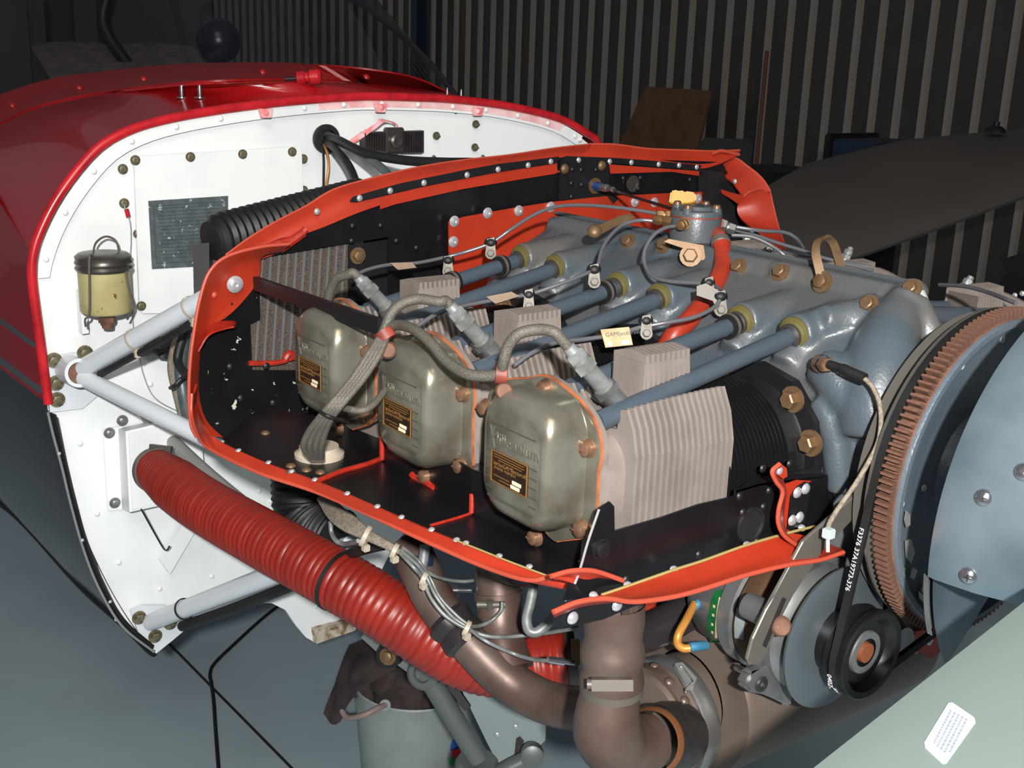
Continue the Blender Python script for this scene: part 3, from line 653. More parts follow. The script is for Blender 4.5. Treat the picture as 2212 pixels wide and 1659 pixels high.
# ================================================================ BAFFLES AND SEALS
RX=-.55
rb=thing('rear_baffle','black painted sheet metal rear baffle standing behind the cylinders','baffle',V((RX,0,1.2)))
def plate(name,L,m,parent,th=V((-.002,0,0)),**k):
    bm=B(); prism(bm,UL(L,**k),th); return obj(name,bm,m,parent,smooth=False)
plate('corner_panel',[(430,700),(500,640),(560,560),(562,690),(540,700),(545,800),(640,800),(800,800),(800,985),(520,958),(470,945),(440,915),(428,850)],'black_chip',rb,X=RX)
plate('upper_panel',[(560,545),(700,470),(850,432),(1000,395),(1206,345),(1206,520),(1000,640),(840,640),(838,512),(545,560)],'black',rb,X=RX-.003)
plate('side_strip',[(755,515),(842,512),(842,660),(755,660)],'black_satin',rb,X=RX-.03)
plate('centre_panel',[(1204,343),(1225,338),(1560,350),(1585,400),(1600,600),(1204,600)],'black',rb,X=RX)
plate('joint_bracket',[(1212,346),(1316,350),(1316,428),(1208,432)],'black_satin',rb,X=RX+.006)
plate('right_end_panel',[(1510,365),(1560,372),(1597,418),(1606,470),(1640,560),(1510,560)],'black_rubber',rb,X=RX+.005)
rivets(UL([(1220,365),(1300,358)],X=RX+.008),XA,.0075,'cad',rb,'screw')
rivets(UL([(1237,366),(1256,367),(1235,396),(1257,399),(1288,367),(1290,398),(1235,425),(762,488),(823,487),(900,535),(857,520),(760,520),(1347,385),(1384,384),(1379,407),(1491,388),(1640,600)],X=RX+.008),XA,.004,'black_satin',rb)
rivets(UL([(700,690),(720,700)],X=RX+.004),XA,.004,'black_satin',rb)
bm=B(); lathe(bm,U(1366,397,X=RX+.003),XA,[(0,.0125),(.002,.0125),(.002,.009),(.0005,.008),(.0005,0)],20); obj('vent_hole',bm,'lid',rb)
rivets(UL([(497,792),(555,905),(520,860),(590,870),(575,790),(498,655),(640,915)],X=RX+.004),XA,.005,'black_satin',rb,'screw')
# bolt on the cooler bracket
plate('cooler_bracket',[(753,530),(785,515),(785,650),(753,650)],'black_satin',rb,X=RX-.005)
rivets(UL([(772,552)],X=RX-.002),XA,.0075,'cad',rb,'bolt','hex')
# oil cooler
oc=thing('oil_cooler','finned grey oil cooler core seen through the rear baffle opening','oil cooler',U(640,785,X=RX-.02))
oX=RX-.012
plate('core_back',[(538,560),(620,515),(760,505),(760,660),(700,800),(545,800)],'cooler_fin',oc,X=oX,th=V((-.04,0,0)))
tl,tr,bl,br_=U(556,545,X=oX),U(752,520,X=oX),U(540,790,X=oX),U(735,780,X=oX)
N=11
for i in range(N):
    f=(i+.5)/N; a=tl.lerp(tr,f); b=bl.lerp(br_,f); bm=B(); bar(bm,a+XA*.0015,b+XA*.0015,.0034,.003,XA); obj('cooler_tube',bm,'cooler',oc,smooth=False)
for i in range(N):
    f=(i+1.0)/N; a=tl.lerp(tr,f); b=bl.lerp(br_,f); bm=B()
    for k in range(34):
        p=a.lerp(b,(k+.5)/34); q=p+XA*.0012+V((0,.001*(1 if k%2 else -1),0)); prism(bm,[q+V((0,-.0017,.0006)),q+V((0,.0017,.0016)),q+V((0,.0017,.0001)),q+V((0,-.0017,-.0011))],V((.0006,0,0)))
    o=obj('fin_row',bm,'tan' if False else 'cooler_fin',oc,smooth=False); o['kind']='stuff'
bm=B(); tube(bm,UL([(538,785),(600,783),(640,770),(700,755)],X=RX+.002),.0035,8); tube(bm,UL([(615,776),(625,764),(640,772)],X=RX+.002),.005,8); obj('orange_sealant',bm,'sealant',oc)
# black corrugated duct and elbow behind the left corner
dk=thing('air_duct','black corrugated air duct on top of the dark housing behind the orange corner','duct',U(520,560,D=1.62))
a,b_=U(455,520,D=1.60),U(690,458,D=1.72); b_=b_+(b_-a)*.45; P=resamp([a,b_],.003); bm=B(); sweep(bm,P,lambda i,n,s:(.034+.0018*math.cos(2*PI*s/.012))*(1 if i>4 else (.75+.05*i)),24); obj('corrugated_hose',bm,'black_rubber',dk)
plate('housing',[(418,530),(470,505),(560,470),(620,520),(520,560),(450,600),(428,660),(418,620)],'black_satin',dk,D=1.62,th=FW*.05)
plate('housing_end',[(416,528),(452,524),(452,585),(438,640),(420,690)],'black_rubber',dk,D=1.60,th=FW*.03)
# diagonal stay
a=U(552,612,X=-.54); b_=U(822,706,D=1.17); bm=B(); bar(bm,a,b_,.006,.017); o=obj('diagonal_stay',bm,'black_satin',None,smooth=False); tag(o,'flat black stay bar running from the orange corner to the middle rocker cover','bar')
# orange-red patch panel E
pp=thing('patch_panel','orange-red sheet fixed by silver screws to the black rear baffle','panel',U(1200,600,X=-.53))
bm=B(); L=[(968,478),(1000,468),(1100,450),(1190,436),(1300,424),(1420,418),(1514,414),(1516,452),(1480,500),(1440,640),(1200,700),(1000,660),(975,600),(968,540)]
prism(bm,UL(L,X=RX+.006),V((.0025,0,0))); obj('panel_sheet',bm,'orange',pp,smooth=False)
rivets(UL([(981,478),(1053,460),(1120,455),(1189,447),(979,522),(1371,436),(1413,437),(1507,429)],X=RX+.009),XA,.0062,'rivet',pp,'screw','pan')
# blue fitting pipe through baffle
p=U(1283,401,X=RX+.004); bh=thing('bulkhead_fitting','blue and steel bulkhead fitting on the black baffle feeding a thin pipe','fitting',p)
bm=B(); lathe(bm,p,XA,[(0,.012),(.003,.012),(.003,.006),(.006,.006)],16); obj('grommet',bm,'bronze_fit',bh)
d=(U(1440,443,X=-.3)-p).normalized(); d=V((.9,-.1,-.06)).normalized() if False else (U(1318,408,X=RX+.05)-p).normalized()
bm=B(); hexa(bm,p+d*.004,d,.0065,.018); obj('blue_nut',bm,'bluefit',bh); bm=B(); hexa(bm,p+d*.022,d,.006,.018); cyl(bm,p+d*.04,p+d*.055,.004); obj('steel_nut',bm,'alu',bh)
bm=B(); tube(bm,[p+d*.05,U(1345,418,X=-.47),U(1400,435,X=-.36),U(1455,452,X=-.24)],.0022,8); obj('thin_pipe',bm,'exh_dark',bh)
plate('black_sleeve',[(1310,418),(1322,412),(1335,430),(1326,440)],'black_rubber',bh,X=RX+.012); 

# seals -----------------------------------------------------------
def seal(name,label,rows,th=.0028,m=3,mt='orange',n=8,bead=True):
    """rubber strip; the cut edge is a bead part"""
    t=thing(name,label,'seal',rows[0][len(rows[0])//2]); bm=B(); sheet(bm,rows,th,n=n,m=m); obj('strip',bm,mt,t,ang=60)
    if bead: bm=B(); sweep(bm,cr(rows[0],6),.0021,8); obj('cut_edge',bm,'orange_edge',t)
    return t
# rear baffle top seal, left length
T1=UL([(488,552),(540,514),(600,478),(660,447),(720,411),(800,387),(900,363),(1000,347),(1100,336),(1200,321),(1280,312)],X=RX-.028)
Md=UL([(520,560),(570,530),(625,495),(690,463),(752,432),(825,411),(910,387),(1005,370),(1100,357),(1200,341),(1285,333)],X=RX-.006)
Lo=UL([(560,562),(600,545),(650,510),(700,490),(780,457),(850,435),(930,416),(1010,401),(1100,389),(1199,374),(1285,350)],X=RX-.001)
ts=seal('rear_seal','long orange silicone seal along the top of the black rear baffle, left length',[T1,Md,Lo])
plate('retaining_strip',[(755,434),(762,425),(800,414),(860,397),(916,385),(1009,366),(1076,354),(1150,345),(1206,338),(1210,343),(1200,352),(1141,361),(1076,371),(1009,384),(916,402),(860,415),(770,436),(757,436)],'black_satin',ts,X=RX+.003,th=V((.001,0,0)))
rivets(UL([(685,457),(777,428),(843,412),(916,395),(1009,378),(1076,366),(1141,357),(1190,349)],X=RX+.005),XA,.0044,'rivet',ts)
bm=B(); tube(bm,UL([(560,545),(600,525),(640,515),(660,495)],X=RX+.004),.005,8); tube(bm,UL([(605,538),(625,524),(655,503)],X=RX+.004),.006,8); obj('sealant_smear',bm,'sealant',ts)
# right length
T2=UL([(1275,312),(1330,313),(1400,322),(1480,325),(1540,327),(1597,325)],X=RX-.012)
M2=UL([(1265,330),(1330,332),(1400,340),(1470,350),(1530,352),(1590,338)],X=RX-.002)
L2=UL([(1215,345),(1330,345),(1400,352),(1470,361),(1520,364),(1560,352)],X=RX+.001)
t2=seal('rear_seal','orange silicone seal on the rear baffle top with split flared right end',[T2,M2,L2])
plate('retaining_strip',[(1212,345),(1222,337),(1330,341),(1420,348),(1515,357),(1508,369),(1420,361),(1330,353),(1225,350)],'black_satin',t2,X=RX+.003,th=V((.001,0,0)))
plate('lower_flap',[(1316,355),(1420,363),(1516,370),(1516,381),(1450,371),(1318,375)],'orange',t2,X=RX+.004,th=V((.001,0,0)))
rivets(UL([(1250,346),(1317,349),(1364,351),(1423,355),(1467,357),(1505,361)],X=RX+.005),XA,.0044,'rivet',t2)
bm=B(); tube(bm,UL([(1540,331),(1560,326),(1596,334)],X=RX-.004),.0028,8); obj('split_tip',bm,'orange_edge',t2)
plate('flap',[(820,452),(822,434),(850,427),(1010,389),(1100,371),(1200,354),(1200,375),(1150,383),(1000,408),(850,442)],'orange',ts,X=RX+.0015,th=V((.001,0,0)))
# left-side (far) seal turning forward
A=[U(1500,338,Y=.44),U(1580,340,Y=.455),U(1615,360,Y=.46),U(1646,386,Y=.465),U(1664,414,Y=.465)]
Bq=[U(1500,366,Y=.425),U(1545,373,Y=.425),U(1578,392,Y=.425),U(1592,408,Y=.425),U(1604,424,Y=.425)]
fs=seal('far_side_seal','orange silicone seal folding down around the far left baffle corner',[A,[a.lerp(b,.5)+V((0,.006,0)) for a,b in zip(A,Bq)],Bq])
A=[U(1662,408,Y=.47),U(1670,445,Y=.47),U(1681,490,Y=.47),U(1691,520,Y=.47),U(1698,552,Y=.47)]
Bq=[U(1604,424,Y=.42),U(1592,448,Y=.42),U(1601,473,Y=.42),U(1640,502,Y=.42),U(1686,545,Y=.42)]
bm=B(); sheet(bm,[A,[a.lerp(b,.5)+V((.004,.0,.002)) for a,b in zip(A,Bq)],Bq],.0028,m=3); obj('lower_strip',bm,'orange',fs,ang=60)
bm=B(); sweep(bm,cr(A,6),.0018,8); obj('cut_edge',bm,'orange_edge',fs)
rivets([U(u,v,Y=.423) for u,v in((1546,369),(1546,381),(1587,392))],-YA,.0044,'rivet',fs)
bm=B(); sheet(bm,[UL([(1558,409),(1580,416),(1606,422)],Y=.415),UL([(1560,418),(1580,430),(1596,441)],Y=.415)],.002); obj('pointed_flap',bm,'orange',fs)
bm=B(); tube(bm,[U(1604,425,Y=.42),U(1620,414,Y=.43),U(1640,408,Y=.45),U(1660,406,Y=.468)],.0012,6); obj('overlap_edge',bm,'orange_edge',fs)
# far left side baffle (black) under that seal
bm=B(); prism(bm,[V((-.55,.474,1.22)),V((-.55,.474,1.5)),V((-.52,.474,1.49)),V((-.47,.474,1.40)),V((-.42,.474,1.30)),V((.1,.474,1.24)),V((.1,.474,1.18))],V((0,.002,0))); tag(obj('far_baffle',bm,'black',smooth=False),'black sheet baffle wall on the far side of the engine','baffle')
# left corner seal (right side of aircraft)
o1=UL([(625,527),(560,534),(490,554),(452,588),(432,645),(420,710),(411,780),(408,850),(412,915),(424,944)],X=RX+.03)
o2=UL([(610,540),(565,552),(510,580),(475,620),(452,670),(436,730),(424,790),(420,850),(424,905),(440,940)],X=RX+.012)
o3=UL([(600,545),(565,548),(560,590),(540,630),(495,672),(440,735),(428,800),(429,860),(445,910),(480,945)],X=RX+.004)
cs=seal('corner_seal','wide orange silicone seal curling around the near rear corner of the baffles',[o1,o2,o3],m=4)
bm=B(); sheet(bm,[UL([(560,590),(545,625),(500,675),(460,700)],X=RX+.005),UL([(500,560),(480,620),(450,690),(425,745)],X=RX+.007)],.002); obj('corner_web',bm,'orange',cs)
bm=B(); sheet(bm,[UL([(430,738),(460,700),(505,695),(506,710)],X=RX+.008),UL([(428,760),(450,725),(480,712),(505,706)],X=RX+.03)],.002); obj('folded_tab',bm,'sealant',cs)
rivets(UL([(507,614)],X=RX+.014),XA,.0085,'rivet',cs,'screw','pan'); rivets(UL([(463,637)],X=RX+.016),XA,.004,'orange_edge',cs)
# near side seal along the tray
si=[U(424,830,X=RX+.02),U(423,870,X=RX+.02),U(440,920,Z=1.25),U(479,955,Z=1.240),U(580,1001,Z=1.237),U(680,1038,Z=1.237),U(815,1096,Z=1.237),U(932,1146,Z=1.237),U(1078,1203,Z=1.237),U(1180,1243,Z=1.237),U(1270,1283,Z=1.236)]
so=[U(414,850,X=RX+.05),U(414,900,X=RX+.06),U(432,948,Z=1.232),U(462,975,Z=1.228),U(560,1022,Z=1.226),U(680,1062,Z=1.225),U(800,1113,Z=1.225),U(910,1165,Z=1.226),U(1040,1222,Z=1.228),U(1140,1253,Z=1.236),U(1200,1242,Z=1.246)]
so+= [U(1270,1233,Z=1.25)]; si+=[U(1272,1283,Z=1.236)]
mi=[a.lerp(b,.55)-ZA*.004 for a,b in zip(si,so)]
ns=seal('side_seal','long orange silicone seal along the near edge of the black tray',[so,mi,si],m=3,n=10)
rivets(UL([(479,955),(515,973),(580,999),(630,1018),(680,1036),(750,1066),(815,1094),(867,1117),(932,1144),(986,1166),(1006,1173),(1078,1201),(1143,1224)],Z=1.2385),V((0,-.3,1)),.0034,'rivet',ns)
bm=B(); tube(bm,UL([(982,1166),(1040,1189),(1100,1213),(1180,1243)],Z=1.2388),.0009,6); obj('brass_edge',bm,'sol',ns)
a1=UL([(1190,1245),(1230,1234),(1270,1232),(1300,1238),(1345,1254)],X=.135); a2=UL([(1200,1250),(1240,1262),(1270,1284),(1300,1266),(1340,1258)],X=.128)
bm=B(); sheet(bm,[a1,[x.lerp(y,.5)-XA*.004 for x,y in zip(a1,a2)],a2],.0025,m=2); obj('twisted_end',bm,'orange',ns); bm=B(); sweep(bm,cr(a1,6),.0021,8); obj('cut_edge',bm,'orange_edge',ns)
# front seal
fxp=.145
f1=UL([(1190,1321),(1240,1300),(1300,1288),(1356,1268),(1456,1236),(1519,1217),(1614,1182),(1700,1156),(1750,1163),(1822,1190)],X=fxp)
f2=UL([(1195,1322),(1250,1300),(1310,1293),(1370,1300),(1450,1290),(1520,1272),(1610,1243),(1700,1221),(1770,1210),(1822,1193)],X=fxp+.03)
fsl=seal('front_seal','broad orange silicone seal hanging from the lower edge of the front baffle',[f2,[a.lerp(b,.5)+V((.002,0,-.003)) for a,b in zip(f1,f2)],f1],m=3,n=8)
bm=B(); tube(bm,UL([(1300,1285),(1356,1266),(1456,1231),(1519,1211),(1614,1177),(1700,1152),(1760,1137)],X=fxp+.001),.0013,6); obj('brass_edge',bm,'sol',fsl)
rivets(UL([(1282,1286),(1356,1264),(1456,1230),(1614,1177),(1732,1140)],X=fxp-.002),V((.5,-.3,.8)),.0038,'rivet',fsl)
plate('mounting_strap',[(1209,1330),(1216,1320),(1300,1300),(1390,1290),(1385,1300),(1300,1336),(1228,1352),(1216,1348)],'black_satin',fsl,X=fxp+.004,th=V((.002,0,0)))
rivets(UL([(1237,1335),(1333,1307)],X=fxp+.007),XA,.0055,'rivet',fsl)
# front baffle
FX=.13
fb=thing('front_baffle','black painted front baffle panel in front of the ribbed cylinder','baffle',V((FX,-.28,1.235)))
plate('main_panel',[(1243,1290),(1246,1250),(1294,1100),(1318,1084),(1327,1094),(1328,1147),(1430,1118),(1510,1090),(1588,1072),(1590,1058),(1700,1024),(1785,1025),(1797,1120),(1740,1147),(1620,1182),(1456,1240),(1356,1272),(1285,1292)],'black',fb,X=FX,th=V((-.002,0,0)))
bm=B(); prism(bm,[U(1590,1060,X=FX),U(1640,1045,X=FX),U(1785,1027,X=FX),U(1760,1008,X=FX-.012),U(1620,1035,X=FX-.02)],V((0,0,-.002))); obj('folded_top',bm,'black_satin',fb,smooth=False)
plate('upper_bracket',[(1612,1005),(1720,976),(1720,1032),(1612,1062)],'black_satin',fb,X=.105)
plate('side_flange',[(1785,1025),(1797,1030),(1812,1100),(1797,1125)],'black',fb,X=FX-.005)
bm=B(); tube(bm,UL([(1294,1100),(1270,1170),(1246,1250),(1220,1298)],X=FX+.001),.0011,6); obj('bare_edge',bm,'rivet',fb)
bm=B(); p=U(1621,1133,X=FX); lathe(bm,p,XA,[(0,.017),(.0025,.0165),(.0025,.0145),(.0003,.014),(.0003,0)],28); obj('grommet_hole',bm,'black_rubber',fb)
rivets(UL([(1297,1186)],X=FX),XA,.0075,'black_satin',fb,'screw','pan')
rivets(UL([(1605,1107),(1650,1095),(1598,1072),(1662,1060),(1648,1012),(1706,1002),(1510,1198),(1635,1168),(1353,1252)],X=FX),XA,.0042,'black_satin',fb,'screw')
plate('spike_tab',[(1219,1298),(1232,1260),(1243,1262),(1262,1287)],'black',fb,X=FX+.005)
# dark edge under side seal + crescent
plate('lower_lip',[(1270,1290),(1300,1268),(1330,1262),(1360,1262),(1340,1275),(1285,1292)],'black_satin',fb,X=FX+.004)
# seal G
gs=thing('corner_strip','narrow orange silicone strip curving down the front baffle with folded top','seal',U(1690,1180,X=.15))
bm=B(); g1=UL([(1684,1002),(1668,1018),(1676,1040),(1690,1062),(1682,1100),(1681,1130),(1692,1155),(1712,1172),(1732,1184)],X=FX+.03); g2=UL([(1700,1022),(1690,1032),(1692,1045),(1697,1062),(1692,1100),(1691,1128),(1700,1150),(1718,1166),(1734,1178)],X=FX+.008)
sheet(bm,[g1,g2],.0025); obj('strip',bm,'orange',gs); bm=B(); sweep(bm,cr(g1,6),.002,8); obj('cut_edge',bm,'orange_edge',gs)
plate('top_fold',[(1684,1001),(1696,1010),(1697,1028),(1688,1033),(1672,1022),(1668,1014)],'orange',gs,X=FX+.022,th=V((.002,0,0)))
plate('backing',[(1692,1046),(1720,1036),(1750,1038),(1722,1052),(1703,1075),(1695,1140),(1718,1155),(1700,1168),(1688,1150)],'orange',gs,X=FX+.004,th=V((.002,0,0)))
plate('clamp_plate',[(1722,1050),(1738,1040),(1748,1044),(1735,1125),(1722,1136),(1700,1142),(1708,1070)],'black_satin',gs,X=FX+.009,th=V((.002,0,0)))
rivets(UL([(1722,1064),(1740,1056),(1711,1124),(1727,1117)],X=FX+.012),XA,.0055,'rivet',gs); rivets(UL([(1684,1017)],X=FX+.026),XA,.004,'rivet',gs)
plate('foot_tab',[(1680,1160),(1695,1152),(1700,1166),(1660,1165)],'orange',gs,X=FX+.008)
# tray
tr_=thing('baffle_tray','black painted metal tray running beneath the rocker covers','tray',V((-.2,-.43,1.2)))
TZ=1.235
tp=UL([(478,952),(580,1000),(680,1038),(815,1096),(932,1146),(1078,1203),(1180,1245),(1262,1285),(1245,1190),(1100,1110),(1015,1075),(900,1000),(840,955),(700,900),(560,880)],Z=TZ)
bm=B(); prism(bm,tp,V((0,0,-.002))); obj('tray_floor',bm,'black',tr_,smooth=False)
wl1=UL([(820,990),(920,1045),(1015,1108),(1130,1150),(1250,1210)],Z=TZ)
bm=B()
for a,b in zip(wl1,wl1[1:]): prism(bm,[a,b,b+ZA*.045,a+ZA*.045],V((0,.002,0)))
obj('inner_wall',bm,'black',tr_,smooth=False)
bm=B(); tube(bm,UL([(690,1037),(740,1017),(790,1003),(825,990)],Z=TZ+.002),.0028,8); tube(bm,[U(825,992,Z=TZ+.002),U(825,992,Z=TZ+.002)+ZA*.02,U(825,992,Z=TZ+.002)+ZA*.035],.003,8); obj('sealant_bead',bm,'sealant',tr_)
bm=B(); tube(bm,UL([(890,1025),(905,1040),(918,1040),(940,1055)],Y=-.385),.004,8); obj('sealant_smear',bm,'sealant',tr_)
bm=B(); tube(bm,[U(1018,1108,Z=TZ+.002),U(1018,1108,Z=TZ)+ZA*.02],.0025,8); tube(bm,UL([(1018,1108),(990,1118),(930,1135)],Z=TZ+.001),.0015,8); obj('sealant_corner',bm,'sealant',tr_)
rivets(UL([(573,936),(655,964),(628,1007),(662,1016),(692,1021),(628,1020)],Z=TZ),ZA,.0055,'cad',tr_,'screw')
p=U(690,985,Z=TZ); bm=B(); lathe(bm,p,ZA,[(0,.027),(.004,.027),(.008,.022),(.012,.021),(.012,.012),(.004,.012)],28); tag(obj('lead_grommet',bm,'beige'),'beige rubber grommet in the black tray with the ignition leads passing through','grommet')
# ================================================================ ENGINE
CZ=1.294
XC=[.035,-.15,-.335]
names=['front','middle','rear']
# crankcase
cc=thing('crankcase','blue-grey cast crankcase with bolted top seam in the middle of the engine','crankcase',V((-.15,0,1.12)))
prof=[(0,1.456),(-.009,1.456),(-.011,1.440),(-.03,1.431),(-.06,1.417),(-.09,1.400),(-.113,1.375),(-.120,1.345),(-.120,1.25),(-.113,1.19),(-.08,1.14),(0,1.12)]
def csec(x,w,zt,zs=1):
    L=[V((x,y*w,CZ+(z-CZ)*(zt if z>CZ else zs))) for y,z in prof]
    return L+[V((p.x,-p.y,p.z)) for p in L[-2:0:-1]]
secs=[csec(-.47,.6,.80,.7),csec(-.462,.95,.97),csec(-.44,1,1),csec(-.33,1,1),csec(-.24,.985,.995),csec(-.15,1,1),csec(-.05,.985,.995),csec(.04,1,1.0),csec(.085,1,1.0),csec(.11,.96,.98,.98),csec(.135,.86,.85,.9),csec(.155,.7,.7,.75),csec(.17,.5,.45,.5),csec(.18,.3,.3,.3)]
bm=B(); R=[[bm.verts.new(p) for p in s] for s in secs]
for A,D in zip(R,R[1:]):
    for i in range(len(A)): j=(i+1)%len(A); bm.faces.new((A[i],A[j],D[j],D[i]))
bm.faces.new(R[0]); bm.faces.new(R[-1][::-1])
CAST=bm
TE=[U(u,v,Y=-.1) for u,v in((1715,722),(1600,695),(1425,645),(1335,620),(1200,580),(1125,560))]
bm=CAST
for p in TE:
    q=V((p.x,-.02,p.z+.004)); cyl(bm,p,q,.0205,.024,28)
    cyl(bm,V((p.x,-.06,p.z+.001)),V((p.x,-.112,p.z-.032)),.022,.016,20)
lathe(bm,V((.09,0,CZ)),XA,[(-.02,0),(-.02,.12),(0,.118),(.03,.112),(.06,.098),(.072,.075),(.088,.06),(.095,.06),(.095,0)],40)
# nose casting ribs and swellings
def blob(bm,c,s,rot=None):
    r=bmesh.ops.create_icosphere(bm,subdivisions=4,radius=1,matrix=Matrix.Translation(c)@(rot or Matrix.Identity(4))@Matrix.Diagonal((*s,1)))
vs=[v.co.copy() for v in CAST.verts]; CAST.verts.index_update(); KT=BVHTree.FromBMesh(CAST)
def onc(u,v,h=0,nn=False):
    d=(U(u,v,D=1)-CAMP).normalized(); p,n,_,_=KT.ray_cast(CAMP,d)
    if p is None: p,n=U(u,v,X=.1),-FW
    n=n if n.dot(d)<0 else -n
    return (p+n*h,n.copy()) if nn else p+n*h
RD=[]
def ridge(L,nm='casting_rib',m='case'):
    P=cr([onc(u,v,h-r) for u,v,r,h in L],6); rs=[r for u,v,r,h in L]
    def rf(i,n,s): f=i/(n-1)*(len(rs)-1); k=min(int(f),len(rs)-2); return rs[k]+(rs[k+1]-rs[k])*(f-k)
    RD.append((P,rf))
ridge([(1970,632,.016,.010),(1948,668,.022,.014),(1925,715,.028,.015),(1908,770,.034,.013),(1895,830,.036,.009),(1885,890,.034,.004),(1880,940,.03,.0)],'oil_gallery_swell')
ridge([(1775,790,.02,.006),(1800,812,.022,.010),(1830,855,.02,.010),(1870,905,.018,.006),(1900,950,.016,.0)])
ridge([(1770,860,.012,.004),(1800,930,.014,.007),(1810,1000,.014,.006),(1815,1060,.014,.002)])
ridge([(1985,650,.010,.006),(2000,690,.012,.009),(2020,735,.012,.009),(2040,775,.012,.006)])
ridge([(1770,690,.014,.001),(1800,692,.018,.005),(1840,688,.020,.006),(1890,670,.016,.002)])
for P,rf in RD: sweep(CAST,P,rf,20)
# bolt bosses of the seam
SB=[(1357,522),(1434,530),(1595,577),(1686,588),(1876,659),(1968,625),(2003,762)]
SBH=[onc(u,v,0,True) for u,v in SB]
for (p,n) in SBH:
    n=(n*.5+V((.05,-.75,.45))).normalized(); cyl(CAST,p-n*.015,p+n*.004,.0145,.0125,24)
bmesh.ops.recalc_face_normals(CAST,faces=CAST.faces)
me_=bpy.data.meshes.new('tmp'); CAST.to_mesh(me_); tmp=bpy.data.objects.new('tmp',me_); C.objects.link(tmp)
md=tmp.modifiers.new('r','REMESH'); md.mode='VOXEL'; md.voxel_size=.0032; md.use_smooth_shade=True
ms=tmp.modifiers.new('s','SMOOTH'); ms.factor=.5; ms.iterations=9
me2=bpy.data.meshes.new_from_object(tmp.evaluated_get(bpy.context.evaluated_depsgraph_get())); me2.name='casing'; bpy.data.objects.remove(tmp)
co_=mobj('casing',me2,'case_dusty',cc,ang=75); KT=bvh(co_)
for (p,n),(u,v) in zip(SBH,SB):
    p,_n=onc(u,v,0,True); n=(n*.5+V((.05,-.75,.45))).normalized(); bm=B(); bolt(bm,p-n*.001,n,.0072,.007); obj('seam_bolt',bm,'cad',cc)
# nose bearing housing
# parted flange at the front, bright rim
bm=B(); tube(bm,[V((.118,0,1.452)),V((.135,-.002,1.43)),V((.145,-.004,1.405)),V((.152,-.006,1.375))],.0045,10); obj('parting_rim',bm,'grey_mark',cc)
bm=B(); sheet(bm,[[V((-.46,.002,1.455)),V((-.2,.002,1.456)),V((.11,.002,1.457))],[V((-.46,.007,1.458)),V((-.2,.007,1.459)),V((.11,.007,1.46))]],.003); obj('seam_flange',bm,'case',cc)
bw=(V((0,-.45,1))).normalized()
# crankcase web plate with plugs at lower front
plate('web_plate',[(1728,985),(1745,950),(1790,965),(1825,1000),(1828,1045),(1790,1110),(1740,1060)],'muffler',cc,X=.092,th=V((-.004,0,0)))
rivets(UL([(1763,982),(1809,997)],X=.093),XA,.008,'cad',cc,'plug')
plate('sump_wall',[(1790,1000),(1900,960),(1900,1230),(1800,1180),(1745,1140),(1760,1010)],'case',cc,X=.075)
# oil sump
bm=B(); box(bm,(-.45,-.11,1.10),(.06,.11,1.18),.03); obj('sump',bm,'case',cc)
# cylinder assembly template
def rrect(hw,hh,r,n=6,cx=0,cz=0):
    out=[]
    for (sx,sz,a0) in((1,1,0),(-1,1,90),(-1,-1,180),(1,-1,270)):
        for i in range(n+1):
            a=math.radians(a0+90*i/n); out.append((cx+sx*(hw-r)+r*math.cos(a),cz+sz*(hh-r)+r*math.sin(a)))
    return out
def loftY(bm,secs,cap=(True,True)):
    R=[[bm.verts.new(V((x,y,z))) for x,z in o] for y,o in secs]
    for A,D in zip(R,R[1:]):
        for i in range(len(A)): j=(i+1)%len(A); bm.faces.new((A[i],A[j],D[j],D[i]))
    if cap[0]: bm.faces.new(R[0])
    if cap[1]: bm.faces.new(R[-1][::-1])
def polar(poly,c,n=60):
    out=[]
    for i in range(n):
        a=2*PI*i/n; d=(math.cos(a),math.sin(a)); best=0
        for (x0,z0),(x1,z1) in zip(poly,poly[1:]+poly[:1]):
            ex,ez=x1-x0,z1-z0; det=d[0]*(-ez)+d[1]*ex
            if abs(det)<1e-12: continue
            rx,rz=x0-c[0],z0-c[1]; t=(rx*(-ez)+rz*ex)/det; u=(d[0]*rz-d[1]*rx)/det
            if t>0 and -1e-6<=u<=1+1e-6: best=max(best,t)
        out.append((c[0]+d[0]*best,c[1]+d[1]*best))
    return out
FLp=[U(u,v,Y=-.38) for u,v in ((1060,870),(1068,840),(1082,824),(1110,818),(1147,818),(1166,811),(1185,813),(1207,826),(1228,843),(1254,866),(1281,903),(1296,939),(1300,985),(1292,1020),(1290,1085),(1290,1140),(1268,1160),(1200,1168))]
FL=[(p.x-.035,p.z) for p in FLp]+[(-.045,1.270),(-.055,1.285),(-.058,1.32),(-.057,1.36)]
def flr(xc,n=60,g=0):
    return [(x*(1+g)+xc-.035+.035,z) for x,z in [(a,b) for a,b in polar([(x,z) for x,z in FL],(.012-.0,1.327),n)]]
